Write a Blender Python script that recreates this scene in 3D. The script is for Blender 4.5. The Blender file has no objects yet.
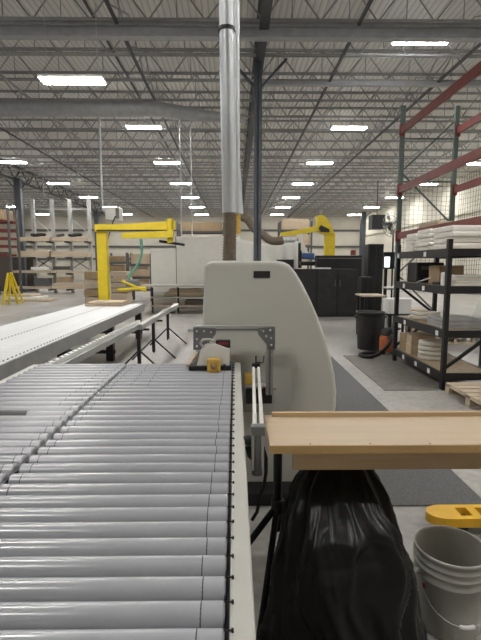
import bpy, bmesh, math, random
from mathutils import Vector, Matrix, Euler
random.seed(7)
S = bpy.context.scene
COL = S.collection
PI = math.pi
R = math.radians

# ------------------------------------------------------------------ camera
F = 462.0
CAM_H = 1.6
PITCH = math.atan(55 / F)
YAW = math.atan(5.5 / F)
cd = bpy.data.cameras.new('camera')
cam = bpy.data.objects.new('camera', cd)
COL.objects.link(cam)
cam.location = (0, 0, CAM_H)
cam.rotation_euler = (PI / 2 - PITCH, 0, -YAW)
cd.sensor_fit = 'HORIZONTAL'
cd.sensor_width = 36.0
cd.lens = F / 481 * 36.0
cd.clip_start = 0.05
cd.clip_end = 200
S.camera = cam
CR = Euler((PI / 2 - PITCH, 0, -YAW)).to_matrix()


def ray(px, py):
    return CR @ Vector(((px - 240.5) / F, -(py - 320) / F, -1))


def at(px, py, Y):
    """a measured spot of the photograph at distance Y down the hall -> (X, Z)"""
    d = ray(px, py)
    t = Y / d.y
    return d.x * t, CAM_H + d.z * t


# ------------------------------------------------------------------ materials
MATS = {}


def mat(name, col, rough=0.6, metal=0.0, var=0.12, scale=6.0, bump=0.0, bscale=40.0, spec=0.5,
        stretch=None, col2=None, emis=None, alpha=None, coat=0.0):
    m = bpy.data.materials.new(name)
    m.use_nodes = True
    nt = m.node_tree
    b = nt.nodes['Principled BSDF']
    tc = nt.nodes.new('ShaderNodeTexCoord')
    mp = nt.nodes.new('ShaderNodeMapping')
    nt.links.new(tc.outputs['Object'], mp.inputs['Vector'])
    if stretch:
        mp.inputs['Scale'].default_value = stretch
    n = nt.nodes.new('ShaderNodeTexNoise')
    n.inputs['Scale'].default_value = scale
    n.inputs['Detail'].default_value = 5
    nt.links.new(mp.outputs['Vector'], n.inputs['Vector'])
    r = nt.nodes.new('ShaderNodeValToRGB')
    r.color_ramp.elements[0].position = 0.3
    r.color_ramp.elements[1].position = 0.7
    c2 = col2 if col2 else tuple(min(1, c * (1 + var)) for c in col)
    c1 = col if col2 else tuple(c * (1 - var) for c in col)
    r.color_ramp.elements[0].color = (*c1, 1)
    r.color_ramp.elements[1].color = (*c2, 1)
    nt.links.new(n.outputs['Fac'], r.inputs['Fac'])
    nt.links.new(r.outputs['Color'], b.inputs['Base Color'])
    b.inputs['Roughness'].default_value = rough
    b.inputs['Metallic'].default_value = metal
    b.inputs['Specular IOR Level'].default_value = spec
    b.inputs['Coat Weight'].default_value = coat
    if bump:
        n2 = nt.nodes.new('ShaderNodeTexNoise')
        n2.inputs['Scale'].default_value = bscale
        n2.inputs['Detail'].default_value = 4
        nt.links.new(mp.outputs['Vector'], n2.inputs['Vector'])
        bp = nt.nodes.new('ShaderNodeBump')
        bp.inputs['Strength'].default_value = bump
        bp.inputs['Distance'].default_value = 0.01
        nt.links.new(n2.outputs['Fac'], bp.inputs['Height'])
        nt.links.new(bp.outputs['Normal'], b.inputs['Normal'])
    if emis:
        b.inputs['Emission Color'].default_value = (*emis[0], 1)
        b.inputs['Emission Strength'].default_value = emis[1]
    if alpha is not None:
        b.inputs['Alpha'].default_value = alpha
    MATS[name] = m
    return m


def floor_material():
    m = bpy.data.materials.new('concrete')
    m.use_nodes = True
    nt = m.node_tree
    L = nt.links.new
    b = nt.nodes['Principled BSDF']
    tc = nt.nodes.new('ShaderNodeTexCoord')
    big = nt.nodes.new('ShaderNodeTexNoise'); big.inputs['Scale'].default_value = 0.7; big.inputs['Detail'].default_value = 8
    fine = nt.nodes.new('ShaderNodeTexNoise'); fine.inputs['Scale'].default_value = 14; fine.inputs['Detail'].default_value = 8
    L(tc.outputs['Object'], big.inputs['Vector']); L(tc.outputs['Object'], fine.inputs['Vector'])
    r1 = nt.nodes.new('ShaderNodeValToRGB')
    r1.color_ramp.elements[0].position = .35; r1.color_ramp.elements[0].color = (.29, .275, .255, 1)
    r1.color_ramp.elements[1].position = .68; r1.color_ramp.elements[1].color = (.50, .48, .445, 1)
    r2 = nt.nodes.new('ShaderNodeValToRGB')
    r2.color_ramp.elements[0].position = .3; r2.color_ramp.elements[0].color = (.72, .72, .72, 1)
    r2.color_ramp.elements[1].position = .7; r2.color_ramp.elements[1].color = (1, 1, 1, 1)
    L(big.outputs['Fac'], r1.inputs['Fac']); L(fine.outputs['Fac'], r2.inputs['Fac'])
    mx = nt.nodes.new('ShaderNodeMix'); mx.data_type = 'RGBA'; mx.blend_type = 'MULTIPLY'
    mx.inputs['Factor'].default_value = 1
    L(r1.outputs['Color'], mx.inputs['A']); L(r2.outputs['Color'], mx.inputs['B'])
    # saw-cut joints
    br = nt.nodes.new('ShaderNodeTexBrick')
    br.offset = 0
    br.inputs['Scale'].default_value = 1
    br.inputs['Brick Width'].default_value = 3.6
    br.inputs['Row Height'].default_value = 3.6
    br.inputs['Mortar Size'].default_value = .008
    br.inputs['Color1'].default_value = (1, 1, 1, 1); br.inputs['Color2'].default_value = (1, 1, 1, 1)
    br.inputs['Mortar'].default_value = (.35, .34, .33, 1)
    L(tc.outputs['Object'], br.inputs['Vector'])
    m2 = nt.nodes.new('ShaderNodeMix'); m2.data_type = 'RGBA'; m2.blend_type = 'MULTIPLY'; m2.inputs['Factor'].default_value = 1
    L(mx.outputs['Result'], m2.inputs['A']); L(br.outputs['Color'], m2.inputs['B'])
    L(m2.outputs['Result'], b.inputs['Base Color'])
    rr = nt.nodes.new('ShaderNodeMapRange'); rr.inputs['To Min'].default_value = .25; rr.inputs['To Max'].default_value = .6
    L(big.outputs['Fac'], rr.inputs['Value']); L(rr.outputs['Result'], b.inputs['Roughness'])
    return m


def deck_material():
    m = bpy.data.materials.new('roof_deck')
    m.use_nodes = True
    nt = m.node_tree; L = nt.links.new
    b = nt.nodes['Principled BSDF']
    tc = nt.nodes.new('ShaderNodeTexCoord')
    w = nt.nodes.new('ShaderNodeTexWave'); w.wave_type = 'BANDS'; w.bands_direction = 'X'
    w.inputs['Scale'].default_value = 2.1
    L(tc.outputs['Object'], w.inputs['Vector'])
    r = nt.nodes.new('ShaderNodeValToRGB')
    r.color_ramp.elements[0].position = .0; r.color_ramp.elements[0].color = (.55, .545, .53, 1)
    r.color_ramp.elements[1].position = .25; r.color_ramp.elements[1].color = (.76, .755, .735, 1)
    L(w.outputs['Fac'], r.inputs['Fac']); L(r.outputs['Color'], b.inputs['Base Color'])
    bp = nt.nodes.new('ShaderNodeBump'); bp.inputs['Strength'].default_value = .4; bp.inputs['Distance'].default_value = .03
    L(w.outputs['Fac'], bp.inputs['Height']); L(bp.outputs['Normal'], b.inputs['Normal'])
    b.inputs['Roughness'].default_value = .7
    return m


M_FLOOR = floor_material()
M_DECK = deck_material()
M_WALL = mat('painted_wall', (.66, .63, .54), .8, var=.05, scale=1.5)
M_WALL_F = mat('far_wall_panel', (.58, .55, .47), .8, var=.07, scale=.6)
M_STEEL = mat('joist_paint', (.36, .365, .375), .5, .2, var=.12, scale=4)
M_STEEL_D = mat('girder_paint', (.075, .08, .09), .5, .2, var=.15, scale=4)
M_GIRT = mat('girt_grey', (.10, .10, .10), .6)
M_COLUMN = mat('column_paint', (.085, .095, .11), .45, .1, scale=3)
M_GALV = mat('galvanised', (.56, .58, .60), .46, .7, var=.16, scale=9, stretch=(1, 1, .25))
M_DUCT = mat('duct_sheet', (.42, .43, .455), .5, .5, var=.1)
M_ROLL = mat('roller_pvc', (.37, .378, .40), .22, 0, var=.06, scale=5, spec=.55)
M_ROLL_F = mat('roller_pale', (.78, .785, .78), .35, 0, var=.04, spec=.5)
M_BAND = mat('dark_band', (.06, .05, .05), .7)
M_CREAM = mat('machine_paint', (.60, .595, .54), .32, 0, var=.015, scale=2, spec=.5, coat=.15)
M_RAIL = mat('rail_paint', (.50, .49, .45), .45, 0, var=.05, scale=8)
M_ALU = mat('aluminium', (.55, .55, .54), .4, .75, var=.08)
M_SIDE = mat('side_plate_paint', (.30, .30, .295), .5, .1, var=.08)
M_PLATE = mat('grey_plate', (.20, .20, .20), .5, .4, var=.1)
M_WHITE = mat('white_plastic', (.72, .71, .66), .4, var=.04)
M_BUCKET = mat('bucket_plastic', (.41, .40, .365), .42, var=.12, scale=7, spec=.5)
M_BLACK = mat('black_metal', (.012, .012, .014), .45, .1, var=.3)
M_BLACKP = mat('black_plastic', (.018, .018, .019), .5, var=.3)
M_BAG = mat('black_bag', (.0055, .0055, .006), .38, var=.5, scale=9, bump=.25, bscale=9, spec=.4)
M_YELLOW = mat('crane_yellow', (.78, .60, .03), .45, var=.06)
M_YEL2 = mat('jack_yellow', (.80, .47, .03), .4, var=.08, scale=12)
M_YELB = mat('switch_yellow', (.72, .45, .09), .45, var=.08, scale=30)
M_WOOD = mat('pale_plywood', (.54, .42, .29), .5, var=.07, scale=5, stretch=(.35, 5, 5))
M_WOOD_E = mat('plywood_edge', (.50, .32, .13), .55, var=.12, scale=5, stretch=(.35, 12, 12))
M_WOOD_B = mat('beam_wood', (.56, .40, .23), .55, var=.1, scale=5, stretch=(.3, 8, 8))
M_BOARD = mat('stacked_board', (.56, .46, .34), .7, var=.2, scale=3, stretch=(.4, 3, 20))
M_CARD = mat('cardboard', (.36, .26, .155), .8, var=.12, scale=3)
M_CARD_L = mat('cardboard_pale', (.52, .41, .29), .8, var=.08)
M_MAT = mat('mat_grey', (.13, .13, .13), .85, var=.2, scale=60, bump=.6, bscale=160)
M_MAT2 = mat('mat_brown', (.19, .178, .16), .85, var=.15, scale=8, bump=.3, bscale=60)
M_GREEN = mat('rack_green', (.085, .115, .10), .5, .1, var=.15)
M_RED = mat('rack_red', (.20, .04, .035), .5, .1, var=.15)
M_ORANGE = mat('orange_plastic', (.50, .13, .04), .45, var=.1)
M_HOSE = mat('brown_hose', (.18, .14, .10), .7, var=.2, scale=20)
M_TEAL = mat('green_hose', (.13, .33, .24), .5)
M_BLUE = mat('blue_plastic', (.05, .12, .32), .5)
M_PAPER = mat('white_paper', (.84, .81, .75), .75, var=.08, scale=12, stretch=(1, 1, 14))
M_TAPE = mat('roll_white', (.74, .70, .62), .6, var=.06)
M_BAGGREY = mat('grey_sack', (.42, .42, .41), .7, var=.12, bump=.4, bscale=20)
M_LAMP = mat('lamp_diffuser', (1, 1, 1), .6, var=0, emis=((1, .985, .96), 26.0))
M_SCREEN = mat('lit_screen', (.7, .75, .8), .4, var=0, emis=((.8, .9, 1), 1.2))
M_DARKW = mat('dark_panelling', (.10, .085, .07), .7, var=.2, stretch=(6, 1, .4))
M_SHEET = mat('white_sheet', (.83, .82, .77), .55, var=.03)
M_REDL = mat('red_label', (.22, .03, .03), .5)
M_CABLE = mat('black_rubber', (.01, .01, .01), .6)
M_SHELF = mat('chipboard', (.42, .33, .23), .7, var=.12, scale=12)
M_TAG = mat('tag_white', (.82, .82, .80), .6, var=.02)
M_ACR = mat('clear_acrylic', (.62, .64, .62), .15, var=.02, alpha=.16)

# ------------------------------------------------------------------ mesh builder


class MB:
    def __init__(self):
        self.v = []; self.f = []; self.smooth = []

    def add(self, vs, fs, smooth=False):
        o = len(self.v)
        self.v += [Vector(p) for p in vs]
        self.f += [tuple(i + o for i in f) for f in fs]
        self.smooth += [smooth] * len(fs)
        return self

    def box(self, x0, x1, y0, y1, z0, z1, rot=None, about=None):
        vs = [Vector((x, y, z)) for z in (z0, z1) for y in (y0, y1) for x in (x0, x1)]
        if rot is not None:
            c = Vector(about) if about else Vector(((x0 + x1) / 2, (y0 + y1) / 2, (z0 + z1) / 2))
            m = Euler(rot).to_matrix()
            vs = [m @ (p - c) + c for p in vs]
        return self.add(vs, [(0, 2, 3, 1), (4, 5, 7, 6), (0, 1, 5, 4), (2, 6, 7, 3), (0, 4, 6, 2), (1, 3, 7, 5)])

    def cbox(self, c, s, rot=None):
        return self.box(c[0] - s[0] / 2, c[0] + s[0] / 2, c[1] - s[1] / 2, c[1] + s[1] / 2, c[2] - s[2] / 2, c[2] + s[2] / 2, rot)

    def bbox(self, c, s, bev=.01, rot=None):
        """box with bevelled edges"""
        bm = bmesh.new()
        bmesh.ops.create_cube(bm, size=1)
        bmesh.ops.scale(bm, vec=s, verts=bm.verts)
        bmesh.ops.bevel(bm, geom=bm.edges[:], offset=bev, segments=2, affect='EDGES', profile=.5)
        m = Euler(rot).to_matrix() if rot else Matrix.Identity(3)
        c = Vector(c)
        bm.verts.index_update()
        self.add([m @ v.co + c for v in bm.verts], [[v.index for v in f.verts] for f in bm.faces], False)
        bm.free()
        return self

    def bar(self, a, b, w, h=None):
        """square bar from a to b"""
        return self.tube([a, b], w / 2 * 1.414, 4, smooth=False, twist=PI / 4)

    def tube(self, pts, r, seg=10, smooth=True, cap=True, twist=0.0):
        pts = [Vector(p) for p in pts]
        n = len(pts)
        rs = r if isinstance(r, (list, tuple)) else [r] * n
        rings = []
        d0 = (pts[1] - pts[0]).normalized()
        up = Vector((0, 0, 1)) if abs(d0.z) < .9 else Vector((0, 1, 0))
        u = d0.cross(up).normalized()
        for i in range(n):
            if i == 0: d = pts[1] - pts[0]
            elif i == n - 1: d = pts[-1] - pts[-2]
            else: d = (pts[i + 1] - pts[i]).normalized() + (pts[i] - pts[i - 1]).normalized()
            d.normalize()
            u = (u - d * u.dot(d)).normalized()
            w = d.cross(u)
            rings.append([pts[i] + (u * math.cos(2 * PI * k / seg + twist) + w * math.sin(2 * PI * k / seg + twist)) * rs[i] for k in range(seg)])
        vs = [p for rg in rings for p in rg]
        fs = []
        for i in range(n - 1):
            for k in range(seg):
                k2 = (k + 1) % seg
                fs.append((i * seg + k, i * seg + k2, (i + 1) * seg + k2, (i + 1) * seg + k))
        self.add(vs, fs, smooth)
        if cap:
            self.add(rings[0], [tuple(range(seg))[::-1]])
            self.add(rings[-1], [tuple(range(seg))])
        return self

    def lathe(self, c, prof, seg=32, smooth=True, axis='Z'):
        c = Vector(c); vs = []; fs = []
        for r, h in prof:
            for k in range(seg):
                a = 2 * PI * k / seg
                if axis == 'Z': vs.append(c + Vector((r * math.cos(a), r * math.sin(a), h)))
                elif axis == 'X': vs.append(c + Vector((h, r * math.cos(a), r * math.sin(a))))
                else: vs.append(c + Vector((r * math.cos(a), h, r * math.sin(a))))
        for i in range(len(prof) - 1):
            for k in range(seg):
                k2 = (k + 1) % seg
                fs.append((i * seg + k, i * seg + k2, (i + 1) * seg + k2, (i + 1) * seg + k))
        return self.add(vs, fs, smooth)

    def prism(self, pts, y0, y1):
        """outline in (x,z) extruded along y"""
        n = len(pts)
        vs = [(x, y0, z) for x, z in pts] + [(x, y1, z) for x, z in pts]
        fs = [tuple(range(n)), tuple(range(2 * n - 1, n - 1, -1))]
        fs += [(i, n + i, n + (i + 1) % n, (i + 1) % n) for i in range(n)]
        return self.add(vs, fs)

    def build(self, name, material, parent=None, origin=None, bevel=0, fix=True):
        root = parent
        while root is not None and root.parent is not None:
            root = root.parent
        if root is not None:
            o0 = Vector(root['_org'])
        elif origin is not None:
            o0 = Vector(origin)
        else:
            xs = [p.x for p in self.v]; ys = [p.y for p in self.v]; zs = [p.z for p in self.v]
            o0 = Vector(((min(xs) + max(xs)) / 2, (min(ys) + max(ys)) / 2, min(zs)))
        me = bpy.data.meshes.new(name)
        me.from_pydata([p - o0 for p in self.v], [], self.f)
        me.polygons.foreach_set('use_smooth', self.smooth)
        me.materials.append(material)
        if fix:
            bm = bmesh.new(); bm.from_mesh(me)
            bmesh.ops.recalc_face_normals(bm, faces=bm.faces)
            bm.to_mesh(me); bm.free()
        me.update()
        o = bpy.data.objects.new(name, me)
        COL.objects.link(o)
        if parent is not None:
            o.parent = parent
        else:
            o.location = o0
            o['_org'] = tuple(o0)
        if bevel:
            md = o.modifiers.new('bevel', 'BEVEL'); md.width = bevel; md.segments = 3; md.limit_method = 'ANGLE'
        return o


def empty(name, loc, label, cat, group=None, rz=0):
    o = bpy.data.objects.new(name, None)
    COL.objects.link(o)
    o.empty_display_size = .1
    o.location = loc
    o['_org'] = tuple(loc)
    tag(o, label, cat, group)
    return o


def tag(o, label, cat, group=None, kind=None):
    o['label'] = label; o['category'] = cat
    if group: o['group'] = group
    if kind: o['kind'] = kind
    return o


def struct(o):
    o['kind'] = 'structure'
    return o


def copy_tree(o, loc=None, label=None, parent=None):
    c = o.copy(); COL.objects.link(c); c.parent = parent
    if loc is not None: c.location = loc
    if label: c['label'] = label
    for ch in list(o.children): copy_tree(ch, parent=c)
    return c


ORD = ['first', 'second', 'third', 'fourth', 'fifth', 'sixth', 'seventh', 'eighth', 'ninth', 'tenth']

# ------------------------------------------------------------------ room shell
XL, XR, YN, YF = -26.0, 13.4, -12.0, 50.0
ZD = 7.45          # roof deck
ZB = 6.62          # joist bottom chord
struct(MB().box(XL, XR, YN, YF, -.2, 0).build('floor', M_FLOOR, origin=(0, 0, 0)))
struct(MB().box(XL, XR, YN, YF, ZD, ZD + .2).build('ceiling', M_DECK, origin=(0, 0, 0)))
struct(MB().box(XL - .2, XL, YN, YF, 0, ZD).build('wall_left', M_WALL))
struct(MB().box(XR, XR + .2, YN, YF, 0, ZD).build('wall_right', M_WALL))
struct(MB().box(XL - .2, XR + .2, YF, YF + .2, 0, ZD).build('wall_far', M_WALL_F))
struct(MB().box(XL - .2, XR + .2, YN - .2, YN, 0, ZD).build('wall_near', M_WALL))
for i, z in enumerate((2.25, 3.55, 5.25)):
    struct(MB().box(XL, XR, YF - .2, YF, z - .1, z + .1).build('trim_%d' % (i + 1), M_GIRT))
for i, z in enumerate((2.4, 4.6)):
    struct(MB().box(XR - .12, XR, 8, YF - .2, z - .05, z + .05).build('trim_%d' % (i + 4), M_WALL))

# bar joists across the hall, shared mesh
jb = MB()
for z, w in ((ZD - .04, .05), (ZD - .04, .05)):
    pass
for dy in (-.045, .045):
    jb.box(XL, XR, dy - .012, dy + .012, ZD - .05, ZD)
    jb.box(XL, XR, dy - .012, dy + .012, ZB, ZB + .045)
x = XL + .2; step = .60; k = 0
while x + step < XR:
    za, zb_ = (ZB + .03, ZD - .03) if k % 2 == 0 else (ZD - .03, ZB + .03)
    jb.tube([(x, 0, za), (x + step, 0, zb_)], .019, 4, smooth=False, cap=False)
    if k % 2 == 1:
        jb.tube([(x, 0, ZD - .04), (x, 0, ZB + .04)], .012, 4, smooth=False, cap=False)
    x += step; k += 1
j0 = struct(jb.build('roof_joist', M_STEEL, origin=(0, 0, 0)))
j0.location.y = 1.0
yy = 1.0 + 1.55
while yy < YF:
    c = j0.copy(); c.location.y = yy; COL.objects.link(c)
    yy += 1.55

# joist girders on the column lines
gx = [-12.9, .62]
for X in gx:
    g = MB()
    g.box(X - .10, X + .10, YN, YF, ZB - .10, ZB - .02)
    g.box(X - .10, X + .10, YN, YF, ZD - .15, ZD - .07)
    y = YN + .4; k = 0
    while y + .9 < YF:
        a, b = (ZB - .05, ZD - .1) if k % 2 == 0 else (ZD - .1, ZB - .05)
        g.bar((X, y, a), (X, y + .9, b), .06)
        y += .9; k += 1
    struct(g.build('roof_girder', M_STEEL_D))
# bridging, conduits and pipes running down the hall
for X, z, w, m in [(-24, ZB - .01, .035, M_STEEL), (-21, ZB - .01, .035, M_STEEL), (-17.6, ZB - .01, .035, M_STEEL),
                   (-15, ZB - .01, .035, M_STEEL), (-8.6, ZB - .03, .05, M_STEEL_D), (-6.2, ZB - .01, .035, M_STEEL),
                   (-3.3, ZD - .09, .05, M_STEEL_D), (-2.45, ZB - .02, .06, M_STEEL_D), (2.6, ZB - .02, .06, M_STEEL_D),
                   (3.0, ZD - .09, .04, M_STEEL), (5.6, ZB - .02, .06, M_STEEL_D), (8.2, ZB - .02, .04, M_STEEL), (9.6, ZB - .01, .04, M_STEEL)]:
    struct(MB().box(X - w / 2, X + w / 2, YN, YF, z - w / 2, z + w / 2).build('roof_bridging', m))
# diagonal X bridging between joists (shared mesh rows)
for X in (-2.45, 5.6, -8.6):
    b = MB(); y = 8.0
    while y < 40:
        b.bar((X, y + 0, ZB + .05), (X, y + 1.75, ZD - .1), .03); b.bar((X, y, ZD - .1), (X, y + 1.75, ZB + .05), .03)
        y += 1.75
    struct(b.build('roof_bridging', M_STEEL))
# cross beam and columns
bm_ = MB().box(XL, XR, 10.3, 10.5, 6.56, 6.60).box(XL, XR, 10.385, 10.415, 6.38, 6.56).box(XL, XR, 10.3, 10.5, 6.34, 6.38)
struct(bm_.build('roof_beam', M_DUCT))
bm_ = MB().box(.7, XR, 13.3, 13.45, 6.5, 6.6)
struct(bm_.build('roof_beam', M_DUCT))


def column(X, Y, w, label=None):
    b = MB()
    b.box(X - w / 2, X + w / 2, Y - w / 2, Y - w / 2 + .02, .03, ZB)
    b.box(X - w / 2, X + w / 2, Y + w / 2 - .02, Y + w / 2, .03, ZB)
    b.box(X - .012, X + .012, Y - w / 2, Y + w / 2, .03, ZB)
    b.box(X - w / 2, X + w / 2, Y - w / 2 + .06, Y + w / 2 - .06, .03, ZB)
    b.box(X - w, X + w, Y - w, Y + w, 0, .03)
    b.bar((X, Y, ZB - .75), (X - .7, Y, ZB), .06); b.bar((X, Y, ZB - .75), (X + .7, Y, ZB), .06)
    struct(b.build('column', M_COLUMN))


cx, _ = at(257.7, 150, 12.0)
column(cx, 12.0, .19)
cx, _ = at(20.5, 230, 28.0)
column(cx, 28.0, .36)
cx, _ = at(362.5, 240, 45)
column(cx, 45, .45)
column(-12.9, 44, .36)

# ------------------------------------------------------------------ ceiling lights


def light_thing(loc, label):
    e = empty('ceiling_light', loc, label, 'light', 'strip lights hung along the ceiling')
    x, y, z = loc
    MB().box(x - .62, x + .62, y - .17, y + .17, z, z + .05).build('housing', M_WHITE, e)
    d = MB()
    for s in (-1, 1):
        d.box(x - .60, x + .60, y + s * .085 - .07, y + s * .085 + .07, z - .025, z - .002)
    d.build('diffuser', M_LAMP, e)
    for s in (-1, 1):
        MB().tube([(x + s * .5, y, z + .05), (x + s * .5, y, max(ZB + .02, z + .2))], .006, 4).build('hanger', M_GALV, e)
    return e


rows = [(-18.8, 'far left ceiling row, over the board rack side'), (-10.7, 'ceiling row above the board rack and crane'),
        (-3.27, 'ceiling row just left of the metal duct'), (4.13, 'ceiling row just right of the dark column'),
        (11.75, 'ceiling row along the right wall, behind the netting')]
base_y = [17.35 + 5.78 * i for i in range(6)]
proto = None
for ri, (X, nm) in enumerate(rows):
    ys = list(base_y)
    if ri == 3: ys = [10.8] + ys
    if ri == 2: ys = [9.65] + ys
    for i, y in enumerate(ys):
        z = 6.52
        if ri == 2 and i == 0:
            X_, z = -3.2, 5.22
            lab = 'lowest hung and largest lit strip light, left of the metal duct'
        else:
            X_ = X
            lab = 'lit strip light, %s of the %s' % (('nearest', 'second', 'third', 'fourth', 'fifth', 'sixth', 'farthest')[i if i < len(ys) - 1 else 6], nm)
        if proto is None:
            proto = light_thing((X_, y, z), lab)
        elif z != 6.52:
            light_thing((X_, y, z), lab)
        else:
            copy_tree(proto, (X_, y, z), lab)
for X in (-10.7, -3.27, 4.13, 11.75):
    for y in ((5.0, -.6) if X < 0 or X > 10 else (4.6, -.6)):
        copy_tree(proto, (X, y, 6.52), 'lit strip light over the near bays, outside the picture')

# ------------------------------------------------------------------ ducts at the roof
d = MB(); zc = 6.2
d.tube([(XL + .02, 14.3, zc), (-2.7, 14.3, zc)], .25, 20)
for k in range(12):
    d.tube([(XL + 1 + k * 2, 14.3, zc), (XL + 1.06 + k * 2, 14.3, zc)], .262, 20)
d.tube([(-2.7, 14.3, zc), (-1.9, 14.35, zc - .06), (-1.0, 14.6, zc - .12), (-.1, 14.9, zc - .1), (.3, 15.1, zc - .05)], [.25, .2, .17, .13, .12], 16)
tag(d.build('air_duct', M_DUCT), 'wide grey round air duct running across under the roof joists on the left', 'duct')


def rods(px, y0, Y, label, n=1):
    x, z = at(px, y0, Y)
    tag(MB().tube([(x, Y, z), (x, Y, ZB)], .022, 6).build('hanging_drop_pipe', M_GALV), label, 'pipe')


rods(181.5, 236, 16.6, 'thin vertical drop pipe above the white enclosure, left of its pair')
rods(192, 236, 16.6, 'thin vertical drop pipe above the white enclosure, right of its pair')
rods(44, 197, 27.6, 'thin vertical drop pipe above the board rack')

# caged ceiling fans


def ceil_fan(px, py, Y, label, r=.5):
    x, z = at(px, py, Y)
    e = empty('ceiling_fan', (x, Y, z), label, 'fan')
    c = MB()
    for rr in (r, r * .7, r * .4):
        c.tube([(x + rr * math.cos(a), Y + rr * math.sin(a), z) for a in [2 * PI * k / 24 for k in range(25)]], .012, 5)
    for k in range(8):
        a = 2 * PI * k / 8
        c.tube([(x + .08 * math.cos(a), Y + .08 * math.sin(a), z), (x + r * math.cos(a), Y + r * math.sin(a), z)], .008, 4)
    c.build('cage', M_WHITE, e)
    b = MB()
    for k in range(4):
        a = PI / 4 + 2 * PI * k / 4
        b.box(x + .05, x + r * .9, Y - .08, Y + .08, z + .05, z + .06, rot=(.3, 0, a), about=(x, Y, z + .05))
    b.build('blade', M_WHITE, e)
    MB().tube([(x, Y, z), (x, Y, z + .22)], .09, 12).build('motor', M_WHITE, e)
    MB().tube([(x, Y, z + .2), (x, Y, ZB + .02)], .015, 6).build('rod', M_GALV, e)


ceil_fan(79, 183.5, 25, 'round caged white ceiling fan beside the strip lights above the board rack', .45)
ceil_fan(387, 196, 25, 'round caged white ceiling fan hung above the pedestal fan', .42)

# ------------------------------------------------------------------ dust pipe over the machine
YP = 3.7
x0, z0 = at(226, -30, YP); x1, z1 = at(229.5, 213, YP)
e = empty('dust_extraction_pipe', (x1, YP, z1), 'tall galvanised round dust pipe dropping from the roof to the cream machine', 'pipe')
MB().tube([(x0 - .02, YP, ZD), (x0, YP, z0), (x1, YP, z1)], [.058, .058, .056], 24).build('pipe', M_GALV, e)
xa, za = at(226.6, 30, YP)
MB().tube([(xa, YP, za - .012), (xa, YP, za + .012)], .066, 24).build('clamp', M_BLACK, e)
hp = []
n = 17
pts, rr = [], []
_, zt = at(230, 259, YP)
zt -= .012
for k in range(n * 2 + 1):
    t = k / (n * 2)
    pts.append((x1 + .004 * math.sin(t * 5), YP, z1 + .01 + (zt - z1 - .01) * t)); rr.append(.056 if k % 2 else .044)
MB().tube(pts, rr, 20).build('flexible_hose', M_HOSE, e)
# thin branch pipe
xb, zb = at(236.5, -20, 4.1); xc, zc2 = at(236.5, 160, 4.1); xd, zd = at(239.5, 214, 4.1)
xw, zw = at(236.5, 214, 4.1)
e = empty('hanging_branch_pipe', (xd, 4.1, zd), 'thin galvanised pipe flaring downward just behind the tall dust pipe', 'pipe')
MB().tube([(xb - .02, 4.1, ZD), (xb, 4.1, zb), (xc, 4.1, zc2), (xc + .01, 4.1, zd)], [.025, .025, .03, .05], 14).build('pipe', M_GALV, e)
MB().tube([(xc + .01, 4.1, zd), (xc + .012, 4.1, zd - .17)], .025, 12).build('yellow_end', M_YELB, e)

# ------------------------------------------------------------------ big cream machine
YM = 3.1
e = empty('edge_banding_machine', (.22, YM + .6, 0), 'large cream machine cover with a curved right side, behind the roller conveyor', 'machine')
out = [(204, 272), (204.6, 266), (207, 262.5), (211, 261), (278, 261), (284, 262), (290, 265), (296.5, 273), (303, 284), (310.5, 299), (318, 316),
       (325, 336), (331, 356), (335, 374), (337, 392), (336.5, 408), (333, 428), (327, 450), (319, 472), (310, 493), (190, 493), (190, 400), (202, 330)]
op = [at(a, b, YM) for a, b in out]
# two-step rounded front edge
ins = []
cxm = sum(p[0] for p in op) / len(op); czm = sum(p[1] for p in op) / len(op)
cov = MB().prism(op[::-1], YM, YM + 2.1).build('cover', M_CREAM, e, bevel=.035)
x0, z0 = at(253.5, 278, YM); x1, z1 = at(270, 271, YM)
MB().box(x0, x1, YM - .004, YM + .01, z0, z1).build('black_window', M_BLACKP, e)
xk0, zk = at(190, 494, YM); xk1, _ = at(309, 494, YM)
MB().box(.06, xk1 + .02, 2.92, YM - .001, 0, .083).build('kick_base', M_BLACK, e)
MB().box(.06, xk1 - .02, YM + .002, YM + 2.0, 0, .05).build('kick_base', M_BLACK, e)
# lower grey base of the machine bed under the conveyor end
# ------------------------------------------------------------------ near roller conveyor
ZT = .95; RR = .029; PIT = .0707; YE = 3.05
e = empty('roller_conveyor', (-.66, 1.85, 0), 'long grey roller conveyor with two roller lanes filling the lower left', 'conveyor')
near_conv = e
YS = .45
ny = int((YE - YS) / PIT)
ex = Vector(e.location)


def roller_mesh(xa, xb, r, seg=24):
    b = MB()
    b.lathe((0, 0, 0), [(0, xa), (r * .8, xa), (r, xa + .004), (r, xb - .004), (r * .8, xb), (0, xb)], seg, True, 'X')
    me = bpy.data.meshes.new('roller')
    me.from_pydata(b.v, [], b.f)
    me.polygons.foreach_set('use_smooth', [True] * len(b.f))
    me.materials.append(M_ROLL)
    bm = bmesh.new(); bm.from_mesh(me)
    bmesh.ops.recalc_face_normals(bm, faces=bm.faces)
    for ed in bm.edges:
        if ed.calc_face_angle(0) > .6: ed.smooth = False
    bm.to_mesh(me); bm.free()
    return me


def ring_mesh(xs, r, w=.0018):
    b = MB()
    for x in xs:
        b.lathe((0, 0, 0), [(r * .98, x - w), (r * 1.012, x - w * .6), (r * 1.012, x + w * .6), (r * .98, x + w)], 20, True, 'X')
    me = bpy.data.meshes.new('drive_band')
    me.from_pydata(b.v, [], b.f)
    me.materials.append(M_BAND)
    return me


def child(name, me, parent, loc=(0, 0, 0)):
    o = bpy.data.objects.new(name, me); COL.objects.link(o); o.parent = parent; o.location = loc
    return o


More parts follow.
